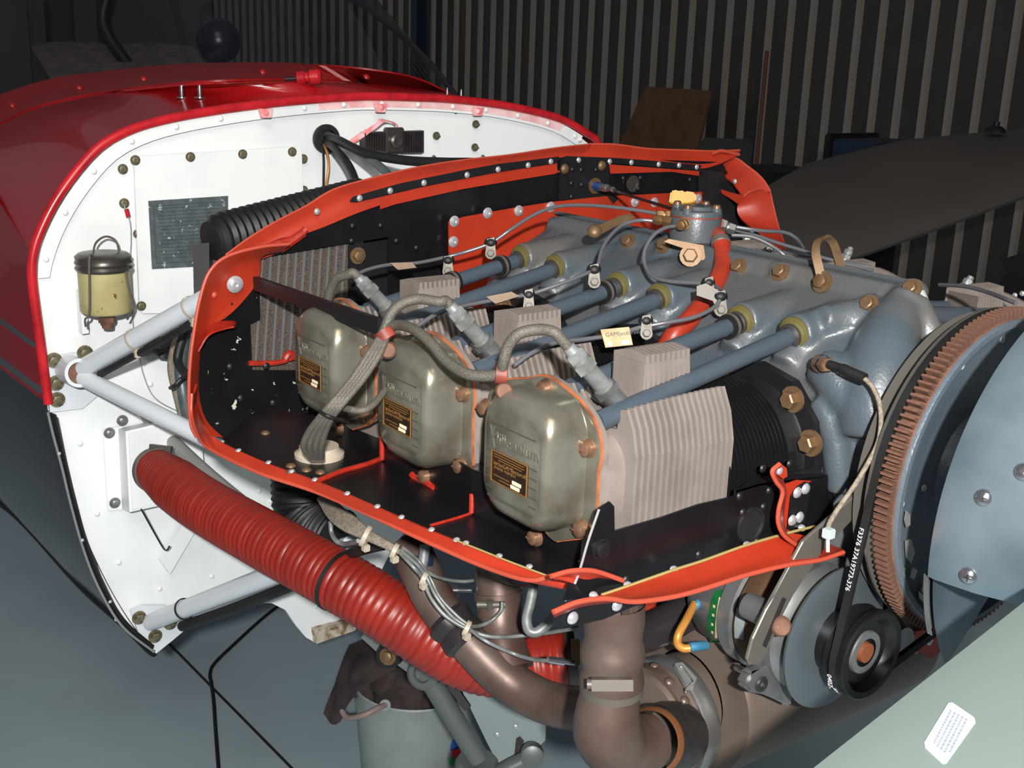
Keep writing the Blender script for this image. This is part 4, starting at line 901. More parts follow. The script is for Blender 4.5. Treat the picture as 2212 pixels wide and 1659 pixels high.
def cylasm(xc,label,group,name='engine_cylinder'):
    t=thing(name,label,'engine cylinder',V((xc,-.125,CZ)),group)
    c=V((xc,-.12,CZ))
    bm=B(); o8=[(.088*math.cos(a)*(1 if True else 1),.088*math.sin(a)) for a in [math.radians(x) for x in(0,30,60,90,120,150,180,210,240,270,300,330)]]
    o8=[(max(-.078,min(.082,x)),max(-.085,min(.085,z))) for x,z in o8]
    prism(bm,[V((xc+x,-.121,CZ+z)) for x,z in o8],V((0,-.011,0))); obj('base_flange',bm,'black_satin',t,smooth=False)
    rivets([V((xc+.079*math.cos(math.radians(a)),-.132,CZ+.076*math.sin(math.radians(a)))) for a in(-25,18,52,128,162,205)],-YA,.0088,'cad',t,'base_nut','hex',.010)
    prof=[(0,.066),(.030,.066)]; 
    bm=B(); lathe(bm,V((xc,-.131,CZ)),-YA,[(0,.07),(.004,.067),(.028,.067),(.03,.064)],48); obj('barrel_skirt',bm,'black_satin',t)
    pf=[]; y=.028
    while y<.108: pf+=[(y,.062),(y+.0014,.062),(y+.0016,.0745),(y+.0034,.0745),(y+.0036,.062)]; y+=.0056
    bm=B(); lathe(bm,V((xc,-.131,CZ)),-YA,pf,56); obj('barrel_fins',bm,'barrel',t)
    bm=B(); loftY(bm,[(-.235,polar(rrect(.062,.062,.03,cx=xc,cz=CZ),(xc,CZ))),(-.30,polar(rrect(.058,.062,.02,cx=xc,cz=CZ+.0),(xc,CZ))),(-.350,polar(rrect(.054,.042,.03,cx=xc,cz=CZ+.016),(xc,CZ+.016))),(-.370,polar(rrect(.054,.044,.03,cx=xc,cz=CZ+.020),(xc,CZ+.020))),(-.3725,flr(xc)),(-.379,flr(xc))]); obj('head_body',bm,'fin',t)
    base=[(-.072,-.09),(-.072,.052),(-.054,.086),(-.034,.092),(-.022,.076),(.012,.070),(.030,.064),(.044,.066),(.048,.088),(.056,.090),(.066,.070),(.072,.045),(.072,-.09)]
    n=17
    for i in range(n):
        y=-.238-i*.0068; f=i/(n-1); k=1-.10*f**2; kz=1-.16*f**2
        bm=B(); prism(bm,[V((xc+x*k,y,CZ+z*kz+(.008*f*f if z>0 else .0))) for x,z in base],V((0,-.0032,0)))
        obj('cooling_fin',bm,'fin',t,smooth=False)
    # upright finned block between the pushrod tubes
    bm=B(); bx=[(-.012,.085),(-.012,.116),(.010,.122),(.030,.120),(.034,.085)]
    for i in range(9):
        y=-.255-i*.0062; prism(bm,[V((xc-.004+x,y,CZ+z)) for x,z in bx],V((0,-.0036,0)))
    box(bm,(xc-.013,-.31,CZ+.07),(xc+.027,-.255,CZ+.113)); obj('fin_block',bm,'fin',t,smooth=False)
    return t
cyls=[]
for i,x in enumerate(XC):
    lab=['front cylinder with broad grey-beige cooling fins and black finned barrel, beside the front baffle','middle cylinder with grey-beige fins between two blue-grey pushrod tube pairs','rear cylinder with grey-beige fins in front of the oil cooler'][i]
    if i==0: cyls.append(cylasm(x,lab,'near bank cylinders'))
    else: cyls.append(dup(cyls[0],V((x,-.125,CZ)),lab,'near bank cylinders'))
for i,x in enumerate(XC):
    dup(cyls[0],V((x-.035,.125,CZ)),['far bank front cylinder behind the crankcase by the flywheel rim','far bank middle cylinder mostly hidden behind the crankcase','far bank rear cylinder hidden behind the flow divider'][i],'far bank cylinders',(1,-1,1))
# rocker covers
def lines(bm,xc,yf):
    for k in range(9):
        z=1.355-k*.0085
        segs=[(-.040,.026)] if k<1 or k>7 else [(-.043,-.035),(.019,.030)]
        if k in(1,2): segs=[]
        for a,b in segs: box(bm,(xc+a,yf-.0005,z-.0004),(xc+b,yf+.0005,z+.0004))
def cover(xc,label):
    t=thing('rocker_cover',label,'rocker cover',V((xc,-.378,1.264)),'near bank rocker covers'); cz=1.327
    ol=flr(xc)
    bm=B(); og=[((x-xc)*1.02+xc,(z-cz)*1.02+cz) for x,z in ol]; loftY(bm,[(-.3808,og),(-.3785,og)]); obj('gasket',bm,'gasket',t)
    bm=B(); sc2=[(-.3805,1.0,.026),(-.3835,1.0,.026)]
    secs=[(-.3808,ol),(-.3838,ol)]
    for y,hw,hh,r in((-.3842,.0500,.0595,.027),(-.3860,.0490,.0590,.027),(-.400,.0488,.0590,.027),(-.410,.0484,.0585,.028),(-.4165,.0470,.0565,.028),(-.4215,.0445,.0530,.027),(-.4242,.042,.0485,.026),(-.425,.0395,.044,.024)): secs.append((y,polar(rrect(hw,hh,r,8,xc-.0085,cz),(xc-.006,cz))))
    # keep same vert count
    loftY(bm,secs); obj('cover_shell',bm,'cover',t,ang=55)
    bm=B(); loftY(bm,[(-.4243,rrect(.0385,.040,.012,4,xc-.0085,cz-.001)),(-.4252,rrect(.0375,.039,.012,4,xc-.0085,cz-.001))]); obj('face_panel',bm,'cover',t)
    yf=-.4255; bm=B(); lines(bm,xc-.002,yf); obj('relief_lines',bm,'engrave',t,smooth=False)
    text('embossed_word','Millennium',V((xc-.040,yf,1.3375)),XA,ZA,.0158,'emboss',t,.0004,0,0)
    bm=B()
    for a,b in(((-.040,1.352),(-.036,1.341)),((-.036,1.341),(-.0345,1.352)),((-.036,1.341),(-.034,1.333)),((-.040,1.352),(-.0385,1.346)),((-.036,1.341),(-.0385,1.336))): bar(bm,V((xc+a[0],yf-.0002,a[1])),V((xc+b[0],yf-.0002,b[1])),.0006,.0008,YA)
    obj('star_mark',bm,'clamp_metal',t,smooth=False)
    x0,x1,z0,z1=xc-.035,xc+.016,1.303,1.331
    bm=B(); box(bm,(x0,yf-.0012,z0),(x1,yf,z1)); nb=obj('name_plate',bm,'plate_bronze',t,smooth=False)
    bm=B(); y=yf-.0016
    for a,b in(((x0,z0),(x0,z1)),((x0,z1),(x1,z1)),((x1,z1),(x1,z0)),((x0,z0),(x1,z0))): bar(bm,V((a[0],y,a[1])),V((b[0],y,b[1])),.0008,.0010,YA)
    obj('plate_rim',bm,'gold',nb,smooth=False)
    text('printed_line','turboGAMIjectors\u00ae',V((x0+.003,y+.0002,1.3185)),XA,ZA,.0058,'gold',nb,.0001)
    text('printed_line','ENGINE  POSITION',V((x0+.004,y+.0002,1.3150)),XA,ZA,.0036,'gold',nb,.0001)
    bm=B(); random.seed(3)
    for z,a,b in((1.3285,.003,.046),(1.3262,.004,.047),(1.3240,.010,.043),(1.3092,.004,.026),(1.3062,.012,.030)):
        x=x0+a
        while x<x0+b: l=.0012+random.random()*.003; box(bm,(x,y-.0001,z-.00035),(min(x+l,x0+b),y+.0004,z+.00035)); x+=l+.0008
    o=obj('fine_print',bm,'gold',nb,smooth=False); o['kind']='stuff'
    bm=B(); box(bm,(x0+.031,y-.0003,1.3088),(x0+.043,y+.0005,1.3118)); box(bm,(x0+.029,y-.0003,1.3045),(x0+.041,y+.0005,1.3075)); obj('stamped_patch',bm,'ivory',nb,smooth=False)
    S=[U(u,v,Y=-.3845)+XA*(xc-.035) for u,v in((1180,838),(1271,968),(1258,1143),(1158,1160),(1050,880))]
    for p in S:
        bm=B(); lathe(bm,V((p.x,-.3835,p.z)),-YA,[(0,.0088),(.002,.0085),(.002,.0070),(.007,.0066),(.0085,.0048),(.0088,0)],20); s=obj('cover_screw',bm,'brass',t)
        bm=B(); box(bm,(p.x-.0055,-.3927,p.z-.0007),(p.x+.0055,-.3920,p.z+.0007)); obj('screw_slot',bm,'rust',s,smooth=False)
    return t
c0=cover(XC[0],'front dull silver rocker cover with bronze label, nearest the front baffle')
dup(c0,V((XC[1],-.378,1.264)),'middle dull silver rocker cover with bronze label, under the looping braided lead')
dup(c0,V((XC[2],-.378,1.264)),'rear dull silver rocker cover with bronze label, partly behind the braided lead bundle')
# pushrod tubes
TL=[((1290,905),'blue-grey front pushrod tube, nearest one, ending above the black finned barrel'),((1240,830),'second pushrod tube from the front, blue-grey with black clamp at its collar'),((1000,800),'third pushrod tube from the front, passing behind the middle spark plug'),((965,740),'fourth pushrod tube from the front, with black clamp near the case'),((825,712),'fifth pushrod tube from the front, below the labelled injector line'),((760,668),'rearmost pushrod tube, with two black clamps by the orange patch panel')]
HX=[.071,.0,-.114,-.185,-.299,-.370]
for i,((uv,lab),e,hx) in enumerate(zip(TL,TE,HX)):
    h=U(*uv,Y=-.37) if i in(0,2,4) else U(*uv,Y=-.37)
    h=V((hx,-.37,1.366 if i%2==0 else 1.372))
    if i%2==1: h=V((hx,-.340,1.374))
    t=thing('pushrod_tube',lab,'tube',h,'near bank pushrod tubes')
    bm=B(); cyl(bm,h,e,.0090,.0088,28); obj('tube_body',bm,'tube_blue',t)
    d=(h-e).normalized(); bm=B(); lathe(bm,e-d*.002,d,[(0,.0095),(0,.0175),(.003,.0175),(.004,.015),(.0055,.0155),(.007,.013),(.008,.0095)],32); obj('collar_seal',bm,'olive',t)
    bm=B(); lathe(bm,e+d*.004,d,[(0,.0125),(.004,.0125),(.006,.0092)],28); obj('inner_ring',bm,'lid',t)
# far side tubes glimpsed
for i,x in enumerate((.02,-.02)):
    t=thing('pushrod_tube','blue-grey pushrod tube on the far side of the crankcase, %s one'%('front' if i==0 else 'second'),'tube',V((x,.37,1.37)),'far bank pushrod tubes'); bm=B(); cyl(bm,V((x,.09,1.400)),V((x+.01,.37,1.37)),.0115,.0115,24); obj('tube_body',bm,'tube_blue',t)
# spark plugs
def plug(b,d,label,k=1.0,group='spark plugs'):
    d=d.normalized(); t=thing('spark_plug',label,'spark plug',b,group)
    bm=B(); lathe(bm,b,d,[(-.02*k,.0105*k),(.0,.0105*k),(.004*k,.0115*k),(.007*k,.0115*k)],24); hexa(bm,b+d*.003*k,d,.0135*k,.006*k); obj('plug_seat',bm,'alu',t)
    bm=B(); lathe(bm,b+d*.008*k,d,[(0,.0102*k),(.003*k,.0100*k),(.004*k,.0085*k),(.026*k,.0085*k),(.027*k,.0092*k),(.029*k,.0092*k),(.03*k,.0082*k)],28); obj('plug_barrel',bm,'plug',t)
    bm=B(); hexa(bm,b+d*.034*k,d,.0112*k,.010*k); lathe(bm,b+d*.044*k,d,[(0,.0095*k),(.003*k,.0095*k),(.003*k,.0085*k)],20); obj('hex_nut',bm,'plug',t)
    bm=B(); hexa(bm,b+d*.047*k,d,.0098*k,.009*k); lathe(bm,b+d*.056*k,d,[(0,.007*k),(.006*k,.0062*k),(.007*k,.005*k)],20); obj('lead_nut',bm,'plug',t)
    return b+d*.062*k
pt=[]
for i,((u,v),(u2,v2),lab) in enumerate([((1318,852),(1228,750),'front spark plug standing beside the front pushrod tube'),((1052,750),(972,660),'middle spark plug with braided lead arching left above the middle cylinder'),((843,672),(772,598),'rear spark plug standing in front of the oil cooler')]):
    b=U(u,v,Y=-.343); top=U(u2,v2,Y=b.y-.036); d=(top-b); b2=b
    L=d.length; k=L/.062
    e=plug(b2,d,'silver grey '+lab,k); pt.append((b2,d.normalized(),e))
for (u,v),(u2,v2),Y,lab in(((1810,590),(1838,535),.36,'spark plug on the far bank seen just right of the lifting eye'),((2060,660),(2098,598),.36,'spark plug on the far bank left of the flywheel top'),((1595,545),(1625,500),.36,'spark plug on the far bank seen between the steel lines by the orange seal')):
    b=U(u,v,Y=Y); top=U(u2,v2,Y=Y+.02); plug(b,top-b,'silver '+lab,(top-b).length/.062,group='far spark plugs')
def lead(label,pts,r=.0062,name='ignition_lead',m='braid',cat='cable',group='ignition leads'):
    bm=B(); tube(bm,pts,r,14,8); return tag(obj(name,bm,m),label,cat,group)
def dep(p): return (p-CAMP).dot(FW)
D1,D2,D3=dep(pt[0][2]),dep(pt[1][2]),dep(pt[2][2])
lead('braided lead arching from the front spark plug left to the red clamp',[pt[0][2]-pt[0][1]*.006,pt[0][2]+pt[0][1]*.008]+W([(1196,717,D1-.005),(1160,712,D1),(1120,722,D1),(1098,748,D1+.005),(1088,780,D1+.01),(1084,806,D1+.02)]),.0050)
lead('braided lead sagging from the red clamp across the middle rocker cover',W([(1086,806,D1+.025),(1060,812,D1+.03),(1010,808,D1+.04),(965,780,D1+.06),(930,740,D1+.08),(895,712,D1+.10),(860,702,D1+.13),(832,712,D1+.14)]),.0052)
lead('braided lead arching from the middle spark plug over to the brown clamp',[pt[1][2]-pt[1][1]*.006,pt[1][2]+pt[1][1]*.006]+W([(948,652,D2-.005),(905,646,D2),(868,656,D2),(845,678,D2),(834,705,D2),(822,735,D2)]),.0052)
bd=D2-.01
for k,(dx,lab) in enumerate(((-12,'leftmost'),(-4,'second'),(4,'third'),(12,'rightmost'))):
    lead('%s strand of the braided lead bundle over the rear rocker cover'%lab,W([(832+dx*.5,718+abs(dx)*.2,bd),(808+dx,765,bd-.01),(770+dx,822,bd-.02),(728+dx,872,bd-.03),(703+dx*1.1,903,bd-.02),(684+dx*1.5,935,bd),(675+dx*1.6,965,bd+.02),(684+dx*.9,988,bd+.05)]),.0033)
lead('thin braided lead behind the bundle at the foot of the rear rocker cover',W([(725,875,bd-.02),(755,884,bd),(785,886,bd+.0),(808,872,bd+.01),(830,845,bd+.03)]),.0035)
lead('braided lead looping from the rear spark plug down behind the stay bar',[pt[2][2]-pt[2][1]*.006,pt[2][2]+pt[2][1]*.006]+W([(752,593,D3),(728,602,D3+.01),(716,622,D3+.02),(708,648,D3+.03)]),.0052)
def rclamp(label,u,v,D,ang,col='rust',s=1.0):
    p=U(u,v,D=D); t=thing('lead_clamp',label,'clamp',p,'ignition lead clamps'); d=(RT*math.cos(ang)-UP*math.sin(ang))
    bm=B(); lathe(bm,p-d*.004*s,d,[(0,.0068*s),(0,.0082*s),(.009*s,.0082*s),(.009*s,.0068*s)],20); obj('clamp_band',bm,col,t)
    q=p-UP*.014*s+RT*.003; bm=B(); lathe(bm,q+FW*.003,-FW,[(0,.0075*s),(.004,.0078*s),(.007,.006*s),(.008,0)],18); obj('rubber_tab',bm,'rust' if col=='rust' else 'rust',t)
reddish=mat('red_brown_rubber',(150,62,50),.55,0,(110,50,40),60,.4,.6); M['redbrown']=reddish
rclamp('reddish clamp joining the looping lead above the front rocker cover',1082,808,D1+.02,.1,'redbrown',1.05)
rclamp('brown clamp gathering the leads above the rear rocker cover',832,722,D2-.01,1.0,'redbrown',1.1)
cable('bundle_tie','black tie around the braided lead bundle at the rear rocker cover','cable tie',W([(690,888,bd-.035),(705,897,bd-.045),(722,903,bd-.04),(738,908,bd-.02),(752,914,bd)]),.0016,'black_rubber')
# injector lines
def iline(label,pts): bm=B(); tube(bm,pts,.0023,12,10); return tag(obj('injector_line',bm,'line_steel'),label,'fuel line','injector lines')
FD=V((-.195,.003,1.457)); fr=.0305
Df=dep(FD)
iline('thin steel line looping highest from the flow divider along the orange patch panel',W([(1440,466,Df),(1400,458,Df+.01),(1330,448,Df+.03),(1250,443,Df+.06),(1195,448,Df+.08),(1150,466,Df+.09),(1100,498,Df+.1),(1062,524,Df+.1),(1010,543,Df+.1),(960,556,Df+.1),(900,568,Df+.08),(840,572,Df+.06),(795,582,Df+.04),(760,598,Df+.02)]))
iline('thin steel line from the flow divider bending down to the middle clamp and label',W([(1420,478,Df),(1380,476,Df),(1345,486,Df-.01),(1318,510,Df-.03),(1300,540,Df-.05),(1292,572,Df-.07),(1282,583,Df-.08),(1230,606,Df-.1),(1150,634,Df-.11),(1085,645,Df-.12),(1030,655,Df-.13),(960,671,Df-.16),(915,695,Df-.18),(888,716,Df-.19)]))
iline('steel line looping in front of the flow divider to the front tan label',W([(1462,488,Df-.03),(1438,492,Df-.04),(1412,508,Df-.05),(1393,540,Df-.06),(1393,572,Df-.07),(1412,598,Df-.09),(1450,608,Df-.11),(1512,612,Df-.13),(1545,618,Df-.14),(1556,636,Df-.16),(1545,662,Df-.17),(1500,685,Df-.19),(1440,697,Df-.2),(1380,708,Df-.2),(1330,723,Df-.21),(1260,733,Df-.22),(1200,740,Df-.24),(1150,762,Df-.26),(1110,790,Df-.27)]))
for lab,pts in (('upper steel line running right from the flow divider',[(1575,488,Df),(1640,498,Df),(1694,502,Df+.02),(1720,515,Df+.03),(1735,535,Df+.05)]),
  ('steel line from the flow divider slanting right behind the lifting eye',[(1580,495,Df+.01),(1630,508,Df+.02),(1690,528,Df+.03),(1740,543,Df+.04),(1790,560,Df+.05),(1880,578,Df+.05)]),
  ('steel line curving down to the seam right of the red hose',[(1580,508,Df),(1625,512,Df),(1665,530,Df),(1695,552,Df),(1712,575,Df-.01)]),
  ('steel line passing level through the small far clamp',[(1575,547,Df+.05),(1620,545,Df+.06),(1665,541,Df+.07),(1720,548,Df+.08),(1800,562,Df+.09)]),
  ('steel line on the far side running right towards the flywheel top',[(2030,615,Df-.05),(2080,618,Df-.1),(2130,630,Df-.15),(2170,645,Df-.2),(2195,655,Df-.22)]),
  ('steel line end beside the lifting eye',[(1825,570,Df-.02),(1860,578,Df-.03),(1885,585,Df-.04)])):
    iline('thin '+lab,W(pts))
# line labels
def ltag(label,L,D,m,txt=False):
    P=[U(a,b,D=D+i*0) for i,(a,b) in enumerate(L)]; t=thing('line_label',label,'label',P[2],'injector line labels')
    bm=B(); prism(bm,P,FW*.003); obj('label_sheet',bm,m,t,smooth=False)
    return t,P
t,P=ltag('clean tan fuel line label with two white squares, on the front injector line',[(1297,712),(1359,706),(1367,745),(1308,751)],Df-.222,'tan')
xd=(P[1]-P[0]).normalized(); yd=(P[0]-P[3]).normalized()
text('printed_line','GAMIjectors\u00ae',P[0]+xd*.0028-yd*.0078-FW*.0008,xd,yd,.0058,'print_dark',t,.0001)
for a,b,c_ in((.12,.26,.75),(.62,.9,.75)):
    bm=B(); q=[P[0].lerp(P[1],a).lerp(P[3].lerp(P[2],a),.72),P[0].lerp(P[1],b).lerp(P[3].lerp(P[2],b),.72),P[0].lerp(P[1],b).lerp(P[3].lerp(P[2],b),.94),P[0].lerp(P[1],a).lerp(P[3].lerp(P[2],a),.94)]; prism(bm,[x-FW*.0006 for x in q],FW*.0004); obj('white_square',bm,'ivory',t,smooth=False)
ltag('worn brown fuel line label on the middle injector line',[(1050,641),(1105,630),(1122,640),(1070,656)],Df-.13,'tan_worn')
ltag('worn brown fuel line label on the rear injector line',[(842,568),(890,567),(900,578),(860,583)],Df+.05,'tan_worn')
# cushion clamps
def cclamp(label,tp,tdir,lp,s=1.0,ring=True):
    t=thing('cushion_clamp',label,'clamp',tp,'cushioned line clamps')
    if ring:
        d=tdir.normalized(); bm=B(); lathe(bm,tp-d*.006,d,[(0,.0092),(0,.0122),(.004,.0128),(.012,.0128),(.012,.0092)],28); obj('rubber_ring',bm,'black_rubber',t)
        bm=B(); lathe(bm,tp-d*.0012,d,[(0,.0126),(0,.0136),(.0035,.0136),(.0035,.0126)],28); obj('metal_band',bm,'clamp_metal',t)
    q=lp-UP*.012*s
    bm=B(); bmesh.ops.create_uvsphere(bm,u_segments=12,v_segments=8,radius=1,matrix=Matrix.Translation(lp)@Matrix.Diagonal((.0085*s,.0085*s,.0068*s,1))); obj('rubber_grip',bm,'black_rubber',t)
    bm=B(); prism(bm,[lp+RT*.0045*s+UP*.006-FW*.006,lp-RT*.0045*s+UP*.004-FW*.006,q-RT*.007*s-UP*.004-FW*.004,q-UP*.0095-FW*.004,q+RT*.007*s-UP*.004-FW*.004],FW*.0022); obj('metal_tab',bm,'clamp_metal',t,smooth=False)
    bm=B(); bolt(bm,q-UP*.003-FW*.0045,-FW+UP*.1,.0046*s,.0045); obj('screw',bm,'clamp_metal',t)
def ont(i,f): 
    e=TE[i]; h=V((HX[i],-.37,1.366) if i%2==0 else (HX[i],-.34,1.374)); return e.lerp(h,f),(h-e)
for i,f,uv,dd,lab in((1,.07,(1555,640),Df-.16,'clamp on the second pushrod tube under the orange-red hose'),(3,.09,(1283,582),Df-.08,'clamp on the fourth pushrod tube under the bent steel line'),(5,.14,(1060,524),Df+.1,'clamp on the rearmost pushrod tube, the one nearer the crankcase'),(5,.47,(968,562),Df+.1,'clamp on the rearmost pushrod tube, the one nearer the oil cooler')):
    p,d=ont(i,f); cclamp('black cushioned '+lab,p,d,U(*uv,D=dd))
for uv,dd,lab in(((1395,692),Df-.2,'clamp right of the clean tan label'),((1142,636),Df-.11,'clamp right of the middle worn label'),((1530,610),Df-.14,'clamp where the steel line meets the orange-red hose'),((1660,542),Df+.07,'clamp on the far steel line right of the red hose')):
    cclamp('black cushioned '+lab,V(U(*uv,D=dd)),XA,U(*uv,D=dd),.9 if uv[0]!=1660 else .8,False)
# bracket plate joining two clamps near the red hose
p=U(1525,628,D=Df-.16); bm=B(); prism(bm,W([(1505,618,Df-.165),(1525,612,Df-.165),(1560,632,Df-.165),(1567,668,Df-.165),(1550,672,Df-.165),(1540,650,Df-.165),(1505,638,Df-.165)]),FW*.0025); tag(obj('clamp_bracket',bm,'clamp_metal',smooth=False),'dull metal bracket plate lying over the orange-red hose at the line clamp','bracket')
# flow divider
fdv=thing('flow_divider','round blue-grey fuel flow divider with steel lines on the crankcase top','fuel divider',FD)
bm=B(); lathe(bm,FD,ZA,[(-.012,.012),(-.006,.014),(-.004,.024),(.002,fr*.98),(.028,fr),(.029,fr*.99)],40); obj('lower_body',bm,'case',fdv)
bm=B(); lathe(bm,FD,ZA,[(.029,fr*.98),(.0305,fr*.98)],40); lathe(bm,FD,ZA,[(.0295,fr*1.0),(.031,fr*1.0)],40); obj('gasket',bm,'redbrown',fdv)
bm=B(); lathe(bm,FD,ZA,[(.031,fr*1.0),(.035,fr*1.0),(.037,fr*.96),(.038,fr*.7),(.042,fr*.62),(.0425,.004),(.0425,0)],40)
for a in(20,110,200,290):
    q=FD+V((math.cos(math.radians(a))*fr*.82,math.sin(math.radians(a))*fr*.82,.034)); cyl(bm,q,q+ZA*.007,.0062)
obj('cap',bm,'case',fdv)
for a in(20,110,200,290):
    q=FD+V((math.cos(math.radians(a))*fr*.82,math.sin(math.radians(a))*fr*.82,.041)); bm=B(); lathe(bm,q,ZA,[(0,.0048),(.003,.0046),(.0042,.003),(.0042,0)],14); obj('cap_screw',bm,'brass',fdv)
# side fittings
def fit(parent,p,d,r=.0065,L=.016,m='bronze_fit',nm='fitting'):
    d=d.normalized(); bm=B(); hexa(bm,p,d,r,L*.5); lathe(bm,p+d*L*.5,d,[(0,r*.75),(L*.2,r*.75)],12); hexa(bm,p+d*L*.6,d,r*.85,L*.45); return obj(nm,bm,m,parent)
L0=U(1440,468,D=Df); fit(fdv,U(1452,466,D=Df),(U(1412,462,D=Df)-U(1452,466,D=Df)),.0062,.018)
fit(fdv,U(1452,480,D=Df-.01),(U(1410,474,D=Df)-U(1452,480,D=Df-.01)),.0068,.022)
fit(fdv,U(1478,484,D=Df-.032),(U(1462,490,D=Df-.045)-U(1478,484,D=Df-.032)),.0072,.010)
fit(fdv,U(1552,484,D=Df),(U(1580,494,D=Df)-U(1552,484,D=Df)),.0085,.020,'alu'); fit(fdv,U(1545,484,D=Df-.005),(U(1580,494,D=Df)-U(1552,484,D=Df)),.0095,.008,'redbrown')
p=U(1478,484,D=Df-.032); bm=B(); lathe(bm,p,-FW+RT*-.2,[(0,.0075),(.003,.0075),(.004,.005),(.006,.005)],16); obj('port_ring',bm,'cad',fdv)
# bracket below divider
br=thing('divider_bracket','bronze bracket with bolt holding the flow divider on the seam','bracket',U(1500,570,D=Df-.04))
plate('bracket_plate',[(1434,522),(1445,516),(1520,530),(1524,560),(1500,566),(1487,540)],'cad',br,D=Df-.03,th=FW*.003)
bm=B(); bolt(bm,U(1492,553,D=Df-.035),-FW+RT*-.2,.0085,.008); obj('bolt',bm,'cad',br)
bm=B(); cyl(bm,U(1500,552,D=Df-.02),U(1522,548,D=Df-.015),.010); obj('spacer',bm,'cad',br)
# yellow cap
yc=thing('yellow_cap','yellow plastic winged cap standing behind the flow divider','cap',U(1480,450,D=Df+.03))
bm=B(); P=W([(1445,440,Df+.03),(1449,412,Df+.03),(1465,409,Df+.03),(1474,416,Df+.03),(1480,412,Df+.03),(1503,415,Df+.03),(1505,436,Df+.03),(1480,440,Df+.03),(1468,440,Df+.03)]); prism(bm,P,FW*.014); bmesh.ops.bevel(bm,geom=list(bm.edges),offset=.002,segments=2,affect='EDGES'); obj('wing_head',bm,'yellow',yc)
bm=B(); a=U(1478,455,D=Df+.04); lathe(bm,a-UP*.006,UP,[(0,.013),(.008,.014),(.012,.012),(.016,.009)],20); obj('cap_neck',bm,'yellow',yc)
# orange red fuel hose
fh=thing('fuel_hose','orange-red rubber fuel hose curving down from the flow divider into the engine','hose',U(1440,735,D=Df-.1))
pts=W([(1550,512,Df-.02),(1556,522,Df-.03),(1562,545,Df-.04),(1560,580,Df-.06),(1542,620,Df-.09),(1515,660,Df-.11),(1485,695,Df-.13),(1455,725,Df-.14),(1435,755,Df-.13)])
bm=B(); tube(bm,pts[1:],.0106,20); obj('hose_body',bm,'fuel_hose',fh)
bm=B(); tube(bm,W([(1533,500,Df-.015),(1545,502,Df-.02),(1554,514,Df-.028),(1556,528,Df-.032)]),.0088,16); obj('elbow',bm,'redbrown',fh)
bm=B(); p=pts[1]; d=(pts[2]-pts[1]).normalized(); lathe(bm,p-d*.003,d,[(0,.010),(.001,.0115),(.008,.0118),(.009,.0108)],20); obj('ferrule',bm,'clamp_metal',fh)
# lifting eye and spare bracket
eyp=onc(1776,612); eD=dep(eyp)
le_=thing('lifting_eye','brass-coloured bent strap lifting eye bolted to the crankcase seam','lifting eye',eyp)
e1=W([(1777,616,eD-.006),(1769,582,eD-.006),(1762,548,eD-.002),(1766,524,eD+.006),(1780,513,eD+.016),(1796,520,eD+.026),(1807,548,eD+.034),(1816,578,eD+.040),(1821,600,eD+.045)])
bm=B(); P=cr(e1,6); Dp=(FW*.5+RT*-.9).normalized()
off=(U(1758,560,D=eD)-U(1778,553,D=eD)); sheet(bm,[[p+off*.45 for p in P],[p-off*.45+V((0,0,0)) for p in P]],.0035,n=2); obj('strap',bm,'cad',le_)
bm=B(); bolt(bm,U(1777,610,D=eD-.009),(bw*.5-YA),.0078,.007); obj('bolt',bm,'cad',le_)
sb=thing('strap_bracket','brass-coloured flat strap with round bolt left of the flow divider','bracket',U(1290,500,D=Df+.03))
bm=B(); prism(bm,W([(1278,495,Df),(1290,488,Df),(1338,466,Df+.02),(1360,461,Df+.03),(1372,470,Df+.03),(1340,484,Df+.02),(1300,505,Df)]),FW*.004); obj('strap',bm,'cad',sb,smooth=False)
bm=B(); dome(bm,U(1284,499,D=Df-.002),-FW+UP*.4,.009,.006,18); obj('bolt',bm,'cad',sb)
# pressure probe and braided capillary
pp_=thing('pressure_fitting','brass fitting with dark sleeve on the nose of the crankcase','fitting',U(1783,787,X=.11))
Dp=dep(U(1783,787,X=.11)); a=U(1778,787,D=Dp); b_=U(1800,790,D=Dp-.02); bm=B(); hexa(bm,a,b_-a,.0075,.010); lathe(bm,a-(b_-a).normalized()*.006,(b_-a),[(0,.0095),(.006,.009)],16); obj('brass_nut',bm,'brass',pp_)
bm=B(); sweep(bm,cr(W([(1790,787,Dp-.01),(1815,795,Dp-.02),(1840,806,Dp-.03),(1868,818,Dp-.04)]),5),lambda i,n,s:.0042 if i<n*.35 else .0052,14); obj('dark_sleeve',bm,'black_rubber',pp_)
cable('capillary_line','thin braided capillary line looping down the crankcase nose to the front baffle','cable',W([(1868,818,Dp-.04),(1884,835,Dp-.045),(1897,862,Dp-.05),(1903,905,Dp-.055),(1897,955,Dp-.06),(1875,1000,Dp-.06),(1845,1050,Dp-.06),(1815,1092,Dp-.06),(1792,1130,Dp-.06),(1782,1165,Dp-.06)]),.0023,'braid_pale')
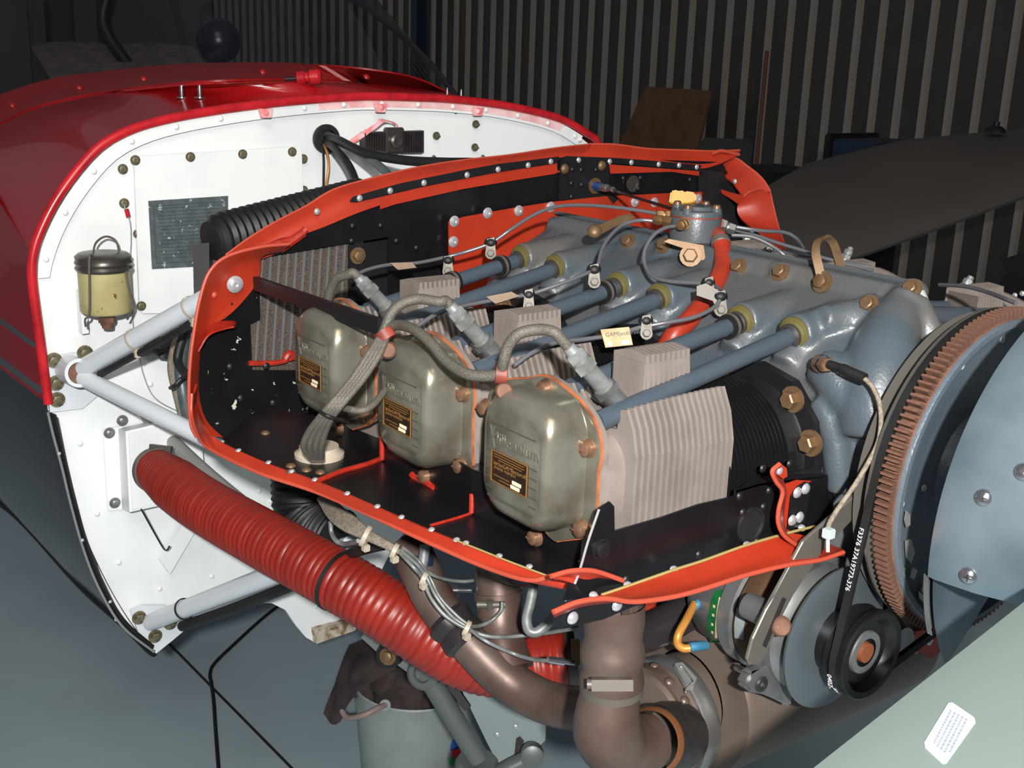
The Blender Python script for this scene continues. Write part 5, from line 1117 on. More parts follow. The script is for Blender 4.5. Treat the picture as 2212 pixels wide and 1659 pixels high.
# ================================================================ FLYWHEEL, SPINNER, BLADE
FC=V((.0165,0,CZ)); AX=XA
fw_=thing('flywheel','large blue-grey flywheel with rusty toothed starter ring at the right edge','flywheel',V((.19,0,CZ-.16)))
bm=B(); lathe(bm,FC,AX,[(.150,.06),(.160,.15),(.166,.13),(.1755,.140),(.1765,.1570),(.1795,.1578),(.1800,.152),(.1865,.152),(.1880,.1535),(.188,.15)],120); obj('belt_rim',bm,'arm',fw_)
bm=B(); lathe(bm,FC,AX,[(.1885,.15),(.189,.1535),(.2045,.1535),(.205,.1525),(.205,.150)],120); obj('starter_ring',bm,'rust',fw_)
bm=B(); lathe(bm,FC,AX,[(.188,.150),(.2052,.1522),(.2085,.1505),(.2085,.1455),(.206,.1445),(.202,.1435),(.199,.140),(.197,.130),(.190,.105),(.184,.085),(.183,.06),(.195,.055),(.22,.05),(.23,.045),(.23,0)],120); obj('dished_web',bm,'fly',fw_)
bm=B(); prism(bm,[V((.1895,-.0022,.1530)),V((.1895,.0022,.1530)),V((.1895,.0012,.1604)),V((.1895,-.0012,.1604))],V((.0145,0,0)))
bmesh.ops.recalc_face_normals(bm,faces=bm.faces); tme=bpy.data.meshes.new('ring_tooth'); bm.to_mesh(tme); bm.free(); tme.materials.append(M['rust'])
NT=149; fb_=BASE[fw_.name]
tme.transform(Matrix.Identity(4))
for i in range(NT):
    o=bpy.data.objects.new('ring_tooth',tme); C.objects.link(o); o.parent=fw_; o.location=FC-fb_; o.rotation_euler=(2*PI*i/NT,0,0); BASE[o.name]=fb_
def face_pt(u,v): return U(u,v,X=.2125)
for (u,v,r) in((1993,1053,.0028),(2075,790,.003),(2162,732,.0035),(1945,1088,.003),(1948,1232,.003)):
    bm=B(); p=face_pt(u,v); lathe(bm,p+XA*.0012,XA,[(0,r*1.2),(.001,r),(.0005,r*.5),(.0005,0)],14); obj('drilled_spot',bm,'grey_mark',fw_)
for L in ([(1948,1100),(1956,1108),(1956,1130),(1948,1135),(1944,1120)],[(1946,1165),(1958,1160),(1966,1190),(1958,1213),(1948,1200)],[(1962,1222),(1972,1228),(1964,1248),(1956,1243)],[(1986,1250),(1995,1256),(1990,1285),(1980,1272)],[(1974,1272),(2000,1296),(1990,1302),(1975,1288)],[(2012,1292),(2036,1286),(2040,1308),(2010,1308)]):
    bm=B(); prism(bm,[face_pt(u,v)+XA*.004 for u,v in L],XA*.0012); obj('lightening_slot',bm,'hinge',fw_,smooth=False)
sp=thing('spinner_shell','polished blue-silver spinner shell with round head screws at the right edge','spinner',V((.3,0,CZ)))
prof=[(.290,.2005),(.2965,.2012),(.305,.2002),(.33,.197),(.37,.186),(.41,.168),(.45,.142),(.49,.105),(.52,.06),(.53,0)]
bm=B(); lathe(bm,V((0,0,CZ)),AX,prof,72,math.radians(-170),math.radians(7.5),ref=V((0,-1,0))); obj('shell_skin',bm,'spin',sp,ang=60)
bm=B(); lathe(bm,V((0,0,CZ)),AX,[(.284,.10),(.288,.19),(.292,.196)],60,math.radians(-170),math.radians(40),ref=V((0,-1,0))); obj('bulkhead_rim',bm,'spin',sp)
bm=B(); lathe(bm,V((0,0,CZ)),AX,[(.284,.08),(.284,.197),(.289,.197)],60,math.radians(8),math.radians(26),ref=V((0,-1,0))); obj('edge_strip',bm,'alu',sp)
for u,v in((2126,1075),(2093,1243),(2212,1020)):
    # point on the shell
    d=U(u,v,D=1)-CAMP; best=None
    for k in range(600):
        t=.3+k*.002; p=CAMP+d*t; r=math.hypot(p.y,p.z-CZ)
        rr=None
        for (h0,r0),(h1,r1) in zip(prof[1:],prof[2:]):
            if h0<=p.x<=h1: rr=r0+(r1-r0)*(p.x-h0)/(h1-h0)
        if rr and r<=rr: best=p; break
    if best is None: continue
    n=V((.25,best.y,best.z-CZ)).normalized(); n=V((.35,best.y/.2,(best.z-CZ)/.2)).normalized()
    bm=B(); lathe(bm,best,n,[(0,.0072),(.002,.0070),(.0045,.0048),(.0055,0)],20); s=obj('screw',bm,'steel',sp)
    bm=B(); _,e,f=frame(n); bar(bm,best+n*.0053-e*.003,best+n*.0053+e*.003,.0008,.0012,n); bar(bm,best+n*.0053-f*.003,best+n*.0053+f*.003,.0008,.0012,n); obj('cross_slot',bm,'exh_dark',s,smooth=False)
# prop blade
bl=thing('propeller_blade','pale grey-green propeller blade with paper sticker in the lower right corner','propeller blade',V((.42,-.5,1.15)))
e0=U(2212,1300,X=.40); e1=U(1757,1659,X=.385); d=(e1-e0)
rows=[]
for f in(-.6,-.3,0,.25,.5,.75,1,1.4,1.9):
    le=e0+d*f; w=.20+.02*f
    n=V((.62,0,.78)); c=V((.80,-.05,-.60)).normalized()
    up_=[le+c*(w*s)+n*(.03*math.sin(PI*min(1,s*1.0))**.8) for s in(0,.04,.12,.25,.45,.7,1)]
    dn=[le+c*(w*s)-n*(.004*math.sin(PI*s)) for s in(.7,.4,.15,.03)]
    rows.append(up_+dn)
bm=B(); R=[[bm.verts.new(p) for p in s] for s in rows]
for A,D in zip(R,R[1:]):
    for i in range(len(A)): j=(i+1)%len(A); bm.faces.new((A[i],A[j],D[j],D[i]))
bm.faces.new(R[0]); bm.faces.new(R[-1][::-1]); BLo=obj('blade_body',bm,'blade',bl,ang=60)
# sticker: project its corners on the blade surface
from mathutils.bvhtree import BVHTree
def onsurf(o,u,v):
    me=o.data; b=BASE[o.name]; T=BVHTree.FromPolygons([x.co+b for x in me.vertices],[list(p.vertices) for p in me.polygons])
    d=(U(u,v,D=1)-CAMP).normalized(); h=T.ray_cast(CAMP,d); return h[0],h[1]
S4=[(2065,1542),(2107,1562),(2108,1585),(2043,1649),(1998,1618),(1996,1602),(2055,1545)]
S4=[(2057,1520),(2104,1552),(2107,1563),(2045,1650),(2036,1652),(1998,1617),(1996,1606),(2048,1521)]
hs=[onsurf(BLo,u,v) for u,v in S4]
if all(h[0] is not None for h in hs):
    n=hs[0][1]; n=n if n.dot(FW)<0 else -n
    bm=B(); prism(bm,[h[0]+n*.0012 for h in hs],-n*.001); st=obj('sticker',bm,'sticker',bl,smooth=False)
    c0_=hs[3][0].lerp(hs[5][0],.0)
    # four rows of small lettering, unreadable in the photograph: short printed strokes
    a,b2,c2=hs[7][0],hs[1][0],hs[5][0]
    bm=B(); random.seed(11)
    for r in range(5):
        t0=.2+r*.15; x=.1
        while x<.86:
            l=.02+random.random()*.05; p0=a.lerp(b2,t0)+(c2-a)*x; p1=a.lerp(b2,t0)+(c2-a)*min(x+l,.9); bar(bm,p0+n*.0014,p1+n*.0014,.0012,.0002,n); x+=l+.015
    o=obj('small_print',bm,'sticker_ink',st,smooth=False); o['kind']='stuff'
# ================================================================ ALTERNATOR
AC=V((.010,-.143,1.143))
al=thing('alternator','alternator with black pulley, grey cooling disc and green maker tag','alternator',V((.1,-.127,1.07)))
bm=B(); lathe(bm,AC,AX,[(.153,.03),(.1575,.0705),(.1605,.0712),(.1612,.070),(.163,.05),(.164,.02),(.164,0)],64); obj('cooling_disc',bm,'fandisc',al)
AC2=AC+XA*.010
bm=B(); lathe(bm,AC2,AX,[(.153,.034),(.168,.036),(.169,.042),(.171,.0425),(.1745,.037),(.181,.037),(.1845,.0430),(.1915,.0440),(.193,.042),(.1925,.036),(.184,.030),(.182,.016),(.182,0)],56); pu=obj('pulley',bm,'barrel',al)
bm=B(); lathe(bm,AC2,AX,[(.182,.0215),(.1855,.0205),(.1855,.014)],32); obj('hub_washer',bm,'alu',pu)
bm=B(); lathe(bm,AC2,AX,[(.182,.0100),(.1868,.0095),(.187,0)],24); obj('shaft_end',bm,mat('orange_mark',(118,66,40),.6),pu)
bm=B(); lathe(bm,AC,AX,[(.118,.064),(.135,.063),(.146,.052),(.152,.03)],40)
obj('front_casting',bm,'alu',al)
bm=B(); lathe(bm,AC,AX,[(.086,.0600),(.088,.0615),(.118,.0615),(.12,.060)],48); obj('stator_band',bm,mat('brown_stator',(92,66,46),.6,.2,(70,52,38),30,.4,.7),al)
bm=B(); lathe(bm,AC,AX,[(.068,.060),(.069,.0645),(.084,.0645),(.086,.061)],48); obj('clamp_band',bm,'alu',al)
bm=B(); lathe(bm,AC,AX,[(.012,0),(.012,.045),(.018,.054),(.028,.0585),(.068,.060)],48); obj('rear_housing',bm,'alu',al)
# mounting ears
for L,xx in (([(1610,1485),(1625,1455),(1668,1440),(1690,1380),(1720,1440),(1712,1530),(1655,1503),(1620,1497)],.140),([(1690,1280),(1740,1225),(1820,1205),(1840,1230),(1760,1260),(1720,1330),(1690,1350)],.140)):
    bm=B(); prism(bm,UL(L,X=xx),V((-.014,0,0))); bmesh.ops.bevel(bm,geom=list(bm.edges),offset=.003,segments=2,affect='EDGES'); obj('mounting_ear',bm,'alu',al)
bm=B(); cyl(bm,U(1592,1442,X=.09),U(1625,1460,X=.125),.0035); obj('through_bolt',bm,'steel',al)
bm=B(); lathe(bm,U(1645,1478,X=.141),AX,[(0,.008),(.002,.007),(.002,.004),(-.004,.0035)],16); obj('ear_hole',bm,'exh_dark',al)
# green tag curved on rear housing
def oncyl(u,v,r):
    d=U(u,v,D=1)-CAMP; a=d.y**2+d.z**2; oy,oz=CAMP.y-AC.y,CAMP.z-AC.z; b=2*(oy*d.y+oz*d.z); c=oy*oy+oz*oz-r*r; q=b*b-4*a*c
    if q<0: q=0
    return CAMP+d*((-b-math.sqrt(q))/(2*a))
def onshell(r,L,name,m,parent):
    bm=B(); P=[oncyl(u,v,r) for u,v in L]; n=len(P)//2
    A=[bm.verts.new(p) for p in P[:n]]; D=[bm.verts.new(p) for p in P[n:][::-1]]
    for i in range(n-1): bm.faces.new((A[i],A[i+1],D[i+1],D[i]))
    bmesh.ops.solidify(bm,geom=list(bm.faces),thickness=.0006); return obj(name,bm,m,parent,smooth=False)
gt=onshell(.0612,[(1545,1277),(1535,1300),(1530,1330),(1527,1360),(1535,1388),(1548,1388),  (1560,1386),(1562,1362),(1565,1335),(1568,1305),(1568,1283),(1560,1273)],'green_tag','green',al)
onshell(.0618,[(1553,1290),(1548,1320),(1545,1350),(1544,1378),(1549,1379),(1551,1350),(1555,1320),(1559,1291)],'tag_print','ivory',gt)
for a in ((1540,1306),(1538,1325),(1536,1345),(1536,1362)):
    onshell(.0618,[(a[0],a[1]),(a[0]+5,a[1]+2),(a[0]+5,a[1]+8),(a[0],a[1]+6)],'tag_mark','ivory',gt)
onshell(.0622,[(1591,1312),(1588,1335),(1586,1350),(1587,1378),(1606,1382),(1607,1355),(1610,1335),(1611,1322)],'barcode_label','sticker',al)
cable('alternator_lead','orange insulated lead looping from the back of the alternator','cable',W([(1500,1305,1.16),(1482,1340,1.14),(1466,1370,1.13),(1464,1390,1.13),(1475,1400,1.13),(1492,1400,1.13)]),.0042,'copper')
cable('lead_sleeve','blue sleeve on the alternator lead by the muffler','sleeve',W([(1490,1398,1.128),(1505,1396,1.13),(1524,1394,1.14)]),.0046,'bluesleeve')
cable('lead_sleeve','blue sleeve at the upper end of the alternator lead','sleeve',W([(1500,1312,1.16),(1508,1303,1.16),(1514,1296,1.17)]),.0044,'bluesleeve')
# slotted adjusting arm
aa=thing('adjusting_arm','flat grey slotted steel arm running from the alternator up behind the belt','bracket',U(1650,1405,X=.165))
bm=B(); prism(bm,UL([(1614,1425),(1626,1380),(1655,1318),(1672,1290),(1735,1170),(1850,1068),(1872,1064),(1876,1088),(1775,1190),(1712,1285),(1690,1330),(1655,1415),(1640,1436),(1620,1438)],X=.172),V((-.004,0,0))); bmesh.ops.bevel(bm,geom=list(bm.edges),offset=.001,segments=1,affect='EDGES'); obj('arm',bm,'arm',aa,smooth=False)
bm=B(); prism(bm,UL([(1690,1290),(1699,1294),(1655,1400),(1647,1394)],X=.1725),V((-.001,0,0))); obj('slot',bm,'exh_dark',aa,smooth=False)
bm=B(); p=U(1686,1352,X=.174); lathe(bm,p,-FW,[(0,.0095),(.004,.0090),(.006,.007),(.006,0)],20); obj('lock_bolt',bm,'rust',aa)
bm=B(); p=U(1652,1325,X=.15); lathe(bm,p,AX,[(-.02,.0125),(.008,.0125),(.010,.010),(.01,0)],20); obj('spacer',bm,'alu',aa)
bm=B(); tube(bm,W([(1668,1322,1.05),(1675,1322,1.04),(1680,1335,1.035),(1678,1350,1.03),(1684,1362,1.03)]),.0007,6); obj('lock_wire',bm,'copper',aa)
# belt
def belt():
    c1,r1=V((0,0,CZ)),.1535; c2,r2=AC,.0385
    d=V((0,c2.y-c1.y,c2.z-c1.z)); L=d.length; base=math.atan2(d.z,d.y); al_=math.acos((r1-r2)/L); P=[]
    a1=base+al_; a2=base-al_
    def pt(c,r,a): return V((0,c.y+r*math.cos(a),c.z+r*math.sin(a)))
    for i in range(41): P.append(pt(c1,r1,a1+(2*PI-2*al_)*i/40))
    A=pt(c1,r1,a2); Bp=pt(c2,r2,a2)
    for i in range(1,12): P.append(A.lerp(Bp,i/12))
    for i in range(17): P.append(pt(c2,r2,a2+(2*al_)*i/16))
    A2=pt(c2,r2,a1); B2=pt(c1,r1,a1)
    for i in range(1,12): P.append(A2.lerp(B2,i/12))
    return P,(A,Bp),(A2,B2)
P,sA,sB=belt()
bt=thing('drive_belt','black printed drive belt running from the alternator pulley to the flywheel','belt',V((.178,-.1,1.1)))
bm=B(); n=len(P); cs=[]
for i in range(n):
    tan=(P[(i+1)%n]-P[i-1]).normalized(); nr=V((0,tan.z,-tan.y))
    if nr.dot(P[i]-V((0,-.05,1.24)))<0: nr=-nr
    cs.append([bm.verts.new(V((x,0,0))+P[i]+nr*h) for x,h in((.1968,.0042),(.2045,.0042),(.203,-.002),(.198,-.002))])
for i in range(n):
    A,D=cs[i],cs[(i+1)%n]
    for k in range(4): j=(k+1)%4; bm.faces.new((A[k],A[j],D[j],D[k]))
obj('belt_loop',bm,'black_rubber',bt,ang=30)
# which straight run is on the camera side (more negative y)
run=sA if sA[0].y<sB[0].y else sB
top_,bot=(run[0],run[1]) if run[0].z>run[1].z else (run[1],run[0])
dn=(bot-top_).normalized(); nr=V((0,dn.z,-dn.y)); nr=nr if nr.y<0 else -nr
o0=top_+nr*.0047
text('belt_print','F3376 37A19773-376',V((.1972,0,0))+o0+dn*.052,dn,XA,.0068,'print_white',bt,.0001) if dn.cross(XA).dot(nr)>0 else text('belt_print','F3376 37A19773-376',V((.2042,0,0))+o0+dn*.052,dn,-XA,.0068,'print_white',bt,.0001)
# text on the wrap around the pulley
for ang_,s in ((197,'0402-'),(222,'384')):
    a=math.radians(ang_); nn=V((0,math.cos(a),math.sin(a))); pq=V((.2028,AC.y,AC.z))+nn*.0436; tn=V((0,-math.sin(a),math.cos(a))); tn=tn if tn.z<0 else -tn
    yd=-XA if tn.cross(-XA).dot(nn)>0 else XA
    if yd.x>0: pq.x=.1955
    text('belt_print',s,pq,tn,yd,.0075,'print_white',bt,.0001)
# ================================================================ EXHAUST
mf=thing('muffler','large brown-grey cylindrical muffler lying across beneath the engine','muffler',V((.055,-.05,.97)))
MC=V((-.0018,0,.981)); 
bm=B(); lathe(bm,MC,YA,[(-.215,0),(-.215,.03),(-.212,.055),(-.205,.058),(-.19,.060),(-.175,.062),(.14,.062),(.15,.05),(.15,0)],56); obj('can',bm,'muffler',mf)
bm=B(); lathe(bm,MC,YA,[(-.207,.058),(-.207,.0625),(-.195,.0635),(-.195,.060)],56); obj('end_band',bm,'exh',mf)
bm=B(); lathe(bm,MC,YA,[(-.188,.061),(-.188,.0645),(-.184,.066),(-.170,.066),(-.166,.0645),(-.166,.061)],56); obj('shroud_clamp',bm,'alu',mf)
bm=B(); lathe(bm,V((.012,0,1.010)),YA,[(-.166,.05),(-.164,.084),(-.158,.088),(.16,.088),(.165,.05)],56); obj('heat_shroud',bm,'muffler',mf)
def onmuf(u,v,r=.0765):
    d=U(u,v,D=1)-CAMP; a=d.x**2+d.z**2; ox,oz=CAMP.x-MC.x,CAMP.z-MC.z; b=2*(ox*d.x+oz*d.z); c=ox*ox+oz*oz-r*r; q=max(0,b*b-4*a*c); return CAMP+d*((-b-math.sqrt(q))/(2*a))
for u,v in((1414,1437),(1446,1472),(1480,1513),(1500,1568),(1495,1618)):
    p=onmuf(u,v,.0655); n=V((p.x-MC.x,0,p.z-MC.z)).normalized(); bm=B(); dome(bm,p,n,.0052,.003,14); obj('band_rivet',bm,'exh',mf)
q=[onmuf(u,v,.067) for u,v in((1455,1443),(1472,1440),(1503,1475),(1497,1492),(1480,1490))]
bm=B(); prism(bm,q,(q[0]-V((MC.x,q[0].y,MC.z))).normalized()*.006); obj('clamp_buckle',bm,'hinge',mf,smooth=False)
bm=B(); tube(bm,[onmuf(u,v,.073) for u,v in((1465,1440),(1475,1443),(1495,1470),(1492,1478),(1480,1490),(1483,1498))],.0009,6); obj('lock_wire',bm,'steel',mf)
# near exhaust riser with slip joint
ep=thing('exhaust_elbow','brown exhaust elbow with bulged slip joint rising under the front seal','exhaust pipe',V((.075,-.34,1.03)))
rc=[U(1328,1300,Y=-.34),U(1326,1350,Y=-.34),U(1322,1460,Y=-.34),U(1320,1500,Y=-.34)]
p0,p1=rc[0],rc[3]; dd=(p1-p0); L=dd.length
bm=B(); lathe(bm,p0,dd,[(0,.0275),(.02,.0280),(.028,.0265),(.036,.0262),(.044,.0285),(.052,.0300),(.058,.0285),(.064,.0270),(.070,.0285),(.078,.0300),(.085,.0285),(.09,.0265),(L,.0265)],40); obj('bulged_joint',bm,'exh',ep)
bm=B(); lathe(bm,p0+dd*.80,dd,[(0,.0268),(0,.0292),(.015,.0292),(.015,.0268)],40); obj('clamp_band',bm,'clamp_metal',ep)
bm=B(); q=U(1322,1478,Y=-.373); bar(bm,q-RT*.018-UP*.0,q+RT*.018,.010,.010,UP); cyl(bm,q-RT*.022,q+RT*.006,.0045); obj('clamp_screw',bm,'clamp_metal',ep)
bm=B(); box(bm,U(1360,1395,Y=-.32)-V((.012,.004,.03)),U(1360,1395,Y=-.32)+V((.004,.006,.045)),.003); obj('weld_strap',bm,'exh',ep)
bm=B(); P=[U(1320,1490,Y=-.34),U(1312,1540,Y=-.342),U(1312,1580,Y=-.338),U(1330,1606,Y=-.32),U(1368,1612,Y=-.295),U(1408,1600,Y=-.27)]
sweep(bm,cr(P,8),lambda i,n,s:.0268+.0055*math.sin(PI*i/(n-1)),36); obj('elbow_body',bm,'exh',ep)
a,b2=P[-1],U(1462,1588,Y=-.214); dd=b2-a
bm=B(); lathe(bm,a-dd.normalized()*.004,dd,[(0,.029),(.004,.0315),(.008,.0325)],36); obj('copper_lip',bm,mat('copper_heat_ring',(150,98,64),.35,.6),ep)
bm=B(); lathe(bm,a+dd.normalized()*.004,dd,[(0,.0325),(.008,.0345),(.018,.033),(.024,.0325),(.03,.034),(.04,.035),(dd.length*.97,.034)],40); obj('dark_collar',bm,'exh_dark',ep)
# rear exhaust pipes
def pipe(name,label,pts,r,m='exh'):
    bm=B(); tube(bm,pts,r,32,8); return tag(obj(name,bm,m),label,'exhaust pipe')
def pth(nm,label,L,r): return pipe(nm,label,W(L),r)
ex=thing('exhaust_collector','long rust-brown exhaust pipe curving from behind under the engine to the elbow','exhaust pipe',U(1100,1500,D=1.35))
P=W([(885,1180,1.40),(905,1225,1.38),(935,1290,1.37),(975,1345,1.36),(1025,1400,1.35),(1080,1455,1.34),(1135,1495,1.33),(1190,1520,1.31),(1245,1530,1.28),(1290,1525,1.25)])
bm=B(); sweep(bm,cr(P,8),.0243,36); obj('main_pipe',bm,'exh',ex)
q=cr(P,8); i0=26; bm=B(); d=(q[i0+2]-q[i0-2]); lathe(bm,q[i0]-d.normalized()*.02,d,[(0,.0245),(.006,.0285),(.014,.0275),(.02,.025),(.028,.0275),(.036,.0285),(.042,.0245)],36); obj('slip_joint',bm,'exh_dark',ex)
rz=thing('exhaust_riser','upright rust-brown exhaust pipe with worm clamp joining the long curved pipe','exhaust pipe',U(1080,1400,D=1.42))
P=W([(1072,1225,1.375),(1078,1290,1.375),(1080,1350,1.37),(1086,1400,1.36),(1100,1450,1.35)]); bm=B(); sweep(bm,cr(P,6),lambda i,n,s:.0255+.004*(i/n),32); obj('riser_pipe',bm,'exh',rz)
a=U(1076,1278,D=1.375); b2=U(1078,1305,D=1.375); bm=B(); lathe(bm,a,b2-a,[(0,.026),(0,.0285),(.013,.0285),(.013,.026)],36); obj('clamp_band',bm,'exh',rz)
q=U(1058,1306,D=1.345); bm=B(); cyl(bm,q-RT*.015,q+RT*.018,.004); box(bm,q-V((.005,.005,.005)),q+V((.005,.005,.005)),.001); obj('clamp_screw',bm,'clamp_metal',rz)
for (u0,v0,u1,v1,D,lab) in((945,1275,1018,1275,1.38,'steel temperature probe on the upright exhaust pipe'),(1183,1425,1240,1433,1.24,'steel temperature probe entering the front exhaust joint')):
    t=thing('exhaust_probe',lab,'probe',U(u0,v0,D=D)); a,b2=U(u0,v0,D=D),U(u1,v1,D=D+.01); d=b2-a; bm=B(); lathe(bm,a,d,[(0,0),(0,.0035),(d.length*.6,.0045),(d.length*.62,.003),(d.length,.003),(d.length,0)],14); obj('probe_body',bm,'steel',t)
t=thing('exhaust_probe','grey probe plug with curved lead on the upright exhaust pipe','probe',U(1075,1270,D=1.37)); bm=B(); lathe(bm,U(1066,1256,D=1.375),U(1080,1300,D=1.36)-U(1066,1256,D=1.375),[(0,.0055),(.012,.0058),(.014,.004),(.024,.003),(.024,0)],14); obj('probe_body',bm,'plug',t)
pth('small_exhaust_pipe','short brown pipe at the bottom under the dark collar',[(1362,1659,1.2),(1385,1650,1.2),(1410,1628,1.2),(1440,1610,1.2)],.008)
# muffler bottom bracket strip
bm=B(); a=U(1470,1668,D=1.24); b2=U(1640,1588,D=1.32); bar(bm,a,b2,.03,.005,UP); tag(obj('shroud_flange',bm,'exh_dark',smooth=False),'dark flange strip along the bottom of the muffler','strip')
bm=B(); a=U(1480,1675,D=1.22); b2=U(1625,1607,D=1.29); bar(bm,a,b2,.010,.005,UP); tag(obj('flange_edge',bm,'beige',smooth=False),'pale edge strip beneath the dark muffler flange','strip')
# turbo inlet behind: red cowl seal left of muffler and orange piece under flywheel
bm=B(); prism(bm,UL([(1388,1300),(1412,1302),(1400,1352),(1385,1370)],Y=-.2),YA*.004); tag(obj('lower_seal',bm,'orange',smooth=False),'small orange seal corner hanging behind the exhaust joint','seal')
lc=thing('lower_cowl_seal','orange seal piece with washer below the flywheel beside the propeller blade','seal',U(2010,1420,X=.1))
bm=B(); prism(bm,UL([(1975,1365),(2075,1345),(2080,1375),(2010,1422),(1990,1410),(1972,1385)],X=.11),V((-.003,0,0))); obj('seal_sheet',bm,'orange',lc,smooth=False)
bm=B(); tube(bm,UL([(1972,1368),(1970,1390),(1980,1408)],X=.115),.003,8); obj('cut_edge',bm,'orange_edge',lc)
bm=B(); lathe(bm,U(2007,1384,X=.112),XA,[(0,.005),(.0015,.005),(.0015,.0025),(0,.002)],18); obj('washer',bm,'rivet',lc)
# starter / dark parts under flywheel
st_=thing('starter_motor','dark starter motor housing half hidden under the flywheel rim','starter',V((.1,-.03,1.05)))
bm=B(); cyl(bm,V((-.05,-.03,1.10)),V((.15,-.03,1.10)),.035,.035,28); obj('housing',bm,'exh_dark',st_)
bm=B(); cyl(bm,V((.15,-.03,1.10)),V((.17,-.03,1.10)),.028,.02,24); obj('end_cap',bm,'alu',st_)
# ================================================================ RED DUCT HOSE
Pc=W([(330,1015,1.74),(345,1022,1.72),(430,1085,1.63),(560,1160,1.53),(700,1237,1.46),(800,1295,1.43),(900,1360,1.42),(1000,1420,1.43),(1090,1440,1.44),(1180,1432,1.44),(1245,1425,1.44)])
bm=B(); Q=resamp(cr(Pc,12),.0021)
pitch=.0092
sweep(bm,Q,lambda i,n,s:(.0375+.0014*abs(math.sin(PI*s/pitch))**.7*1.6-.001)*(min(1,.80+.20*min(1,s/.08))),36); dh=thing('duct_hose','large red corrugated duct hose sweeping from the white box under the tray','duct hose',Q[len(Q)//2]); obj('corrugated_hose',bm,'hose',dh)
d=(Q[6]-Q[0]).normalized(); bm=B(); lathe(bm,Q[3],d,[(0,.031),(0,.0335),(.012,.0335),(.012,.031)],44); obj('hose_clamp',bm,'clamp_metal',dh)
p=Q[3]+UP*.034+RT*.004; bm=B(); bar(bm,p-RT*.010+FW*0,p+RT*.022-UP*.004,.012,.010,UP); obj('clamp_screw',bm,'lid',dh)
k=min(range(len(Q)),key=lambda i:((Q[i]-U(728,1255,D=dep(Q[i]))).length)); d=(Q[k+3]-Q[k-3]).normalized(); bm=B(); lathe(bm,Q[k]-d*.0028,d,[(0,.0375),(0,.0398),(.0056,.0398),(.0056,.0375)],44); obj('cable_tie',bm,'black_rubber',dh)
ht=thing('hose_end_clamp','brass worm clamp at the far end of the red duct hose','clamp',Q[-1]-ZA*.04); d=(Q[-1]-Q[-6]).normalized(); bm=B(); lathe(bm,Q[-1]-d*.012,d,[(0,.0375),(0,.041),(.012,.041),(.012,.0375)],40); obj('band',bm,'clamp_metal',ht)
bm=B(); p=U(1243,1400,D=1.39); bar(bm,p-UP*.014,p+UP*.010,.010,.010,RT); cyl(bm,p+UP*.01,p-UP*.02+RT*.002,.004); obj('clamp_screw',bm,'bronze_fit',ht)
# big black hose behind tray
bh_=thing('intake_hose','large black corrugated hose elbow hanging under the tray by the firewall','hose',U(660,1180,D=1.6))
P=W([(655,1010,1.62),(655,1060,1.62),(662,1110,1.62),(690,1150,1.6),(730,1170,1.58)]); bm=B(); sweep(bm,resamp(cr(P,8),.0024),lambda i,n,s:.044+.0015*math.cos(2*PI*s/.008),32); obj('corrugated_elbow',bm,'black_rubber',bh_)
# ================================================================ NOSE GEAR
ng=thing('nose_gear','grey nose landing gear strut with scissor link and plate','landing gear',V((-.62,.02,0)))
zs=V((-.70,.04,.62))
a=U(925,1462,D=1.78); b2=U(1035,1640,D=1.80); bm=B(); cyl(bm,a,b2,.0165,.0165,28); obj('drag_strut',bm,'gear',ng)
dd=(b2-a).normalized(); bm=B(); lathe(bm,a-dd*.01+FW*-.005,-FW+RT*-.3,[(-.03,.026),(.008,.026),(.012,.021),(.012,.014),(.004,.013),(.004,0)],30); obj('pivot_eye',bm,'gear',ng)
c1=U(840,1415,D=1.78); bm=B(); lathe(bm,c1,-FW+RT*-.3,[(-.03,.02),(.004,.02),(.008,.016),(.008,0)],26); bm.faces.ensure_lookup_table(); obj('upper_pivot',bm,'black_satin',ng)
bm=B(); bolt(bm,c1-FW*.008,-FW+RT*-.3,.009,.008); obj('pivot_bolt',bm,'cad',ng)
bm=B(); bar(bm,U(790,1365,D=1.80),U(850,1420,D=1.80),.02,.012,-FW); bar(bm,U(855,1400,D=1.80),U(925,1450,D=1.80),.035,.02,-FW); bar(bm,U(930,1440,D=1.80),U(985,1455,D=1.80),.03,.02,-FW); obj('link_arms',bm,'gear',ng,smooth=False)
bm=B(); bar(bm,U(955,1450,D=1.79),U(1010,1530,D=1.79),.012,.012,-FW); obj('black_strut',bm,'black_satin',ng,smooth=False)
bm=B(); prism(bm,UL([(980,1455),(1040,1470),(1180,1560),(1178,1600),(1120,1652),(1080,1659),(1050,1600)],D=1.86),FW*.004); obj('side_plate',bm,'gearplate',ng,smooth=False)
rivets(UL([(1074,1586),(1114,1569)],D=1.857),-FW,.0055,'rivet',ng)
bm=B(); prism(bm,UL([(1115,1595),(1123,1590),(1132,1600),(1128,1635),(1110,1640)],D=1.857),-FW*.001); obj('plate_slot',bm,'exh_dark',ng,smooth=False)
bm=B(); tube(bm,W([(1080,1672,1.8),(1110,1655,1.8),(1150,1635,1.8)]),.014,16); lathe(bm,U(1150,1635,D=1.79),-FW,[(-.02,.018),(.004,.018),(.006,.013),(.006,0)],20); obj('lower_pivot',bm,'gear',ng)
oleo=U(1030,1640,D=1.82); bm=B(); lathe(bm,V((oleo.x,oleo.y,0)),ZA,[(.30,.022),(oleo.z-.03,.022),(oleo.z-.03,.034),(oleo.z-.005,.034),(oleo.z,.03),(oleo.z,0)],32); obj('oleo_leg',bm,'gear',ng)
bm=B(); lathe(bm,V((oleo.x,oleo.y-.05,.19)),YA,[(0,.05),(.0,.12),(.012,.165),(.03,.19),(.07,.19),(.088,.165),(.1,.12),(.1,.05)],40); obj('nose_wheel',bm,'black_rubber',ng)
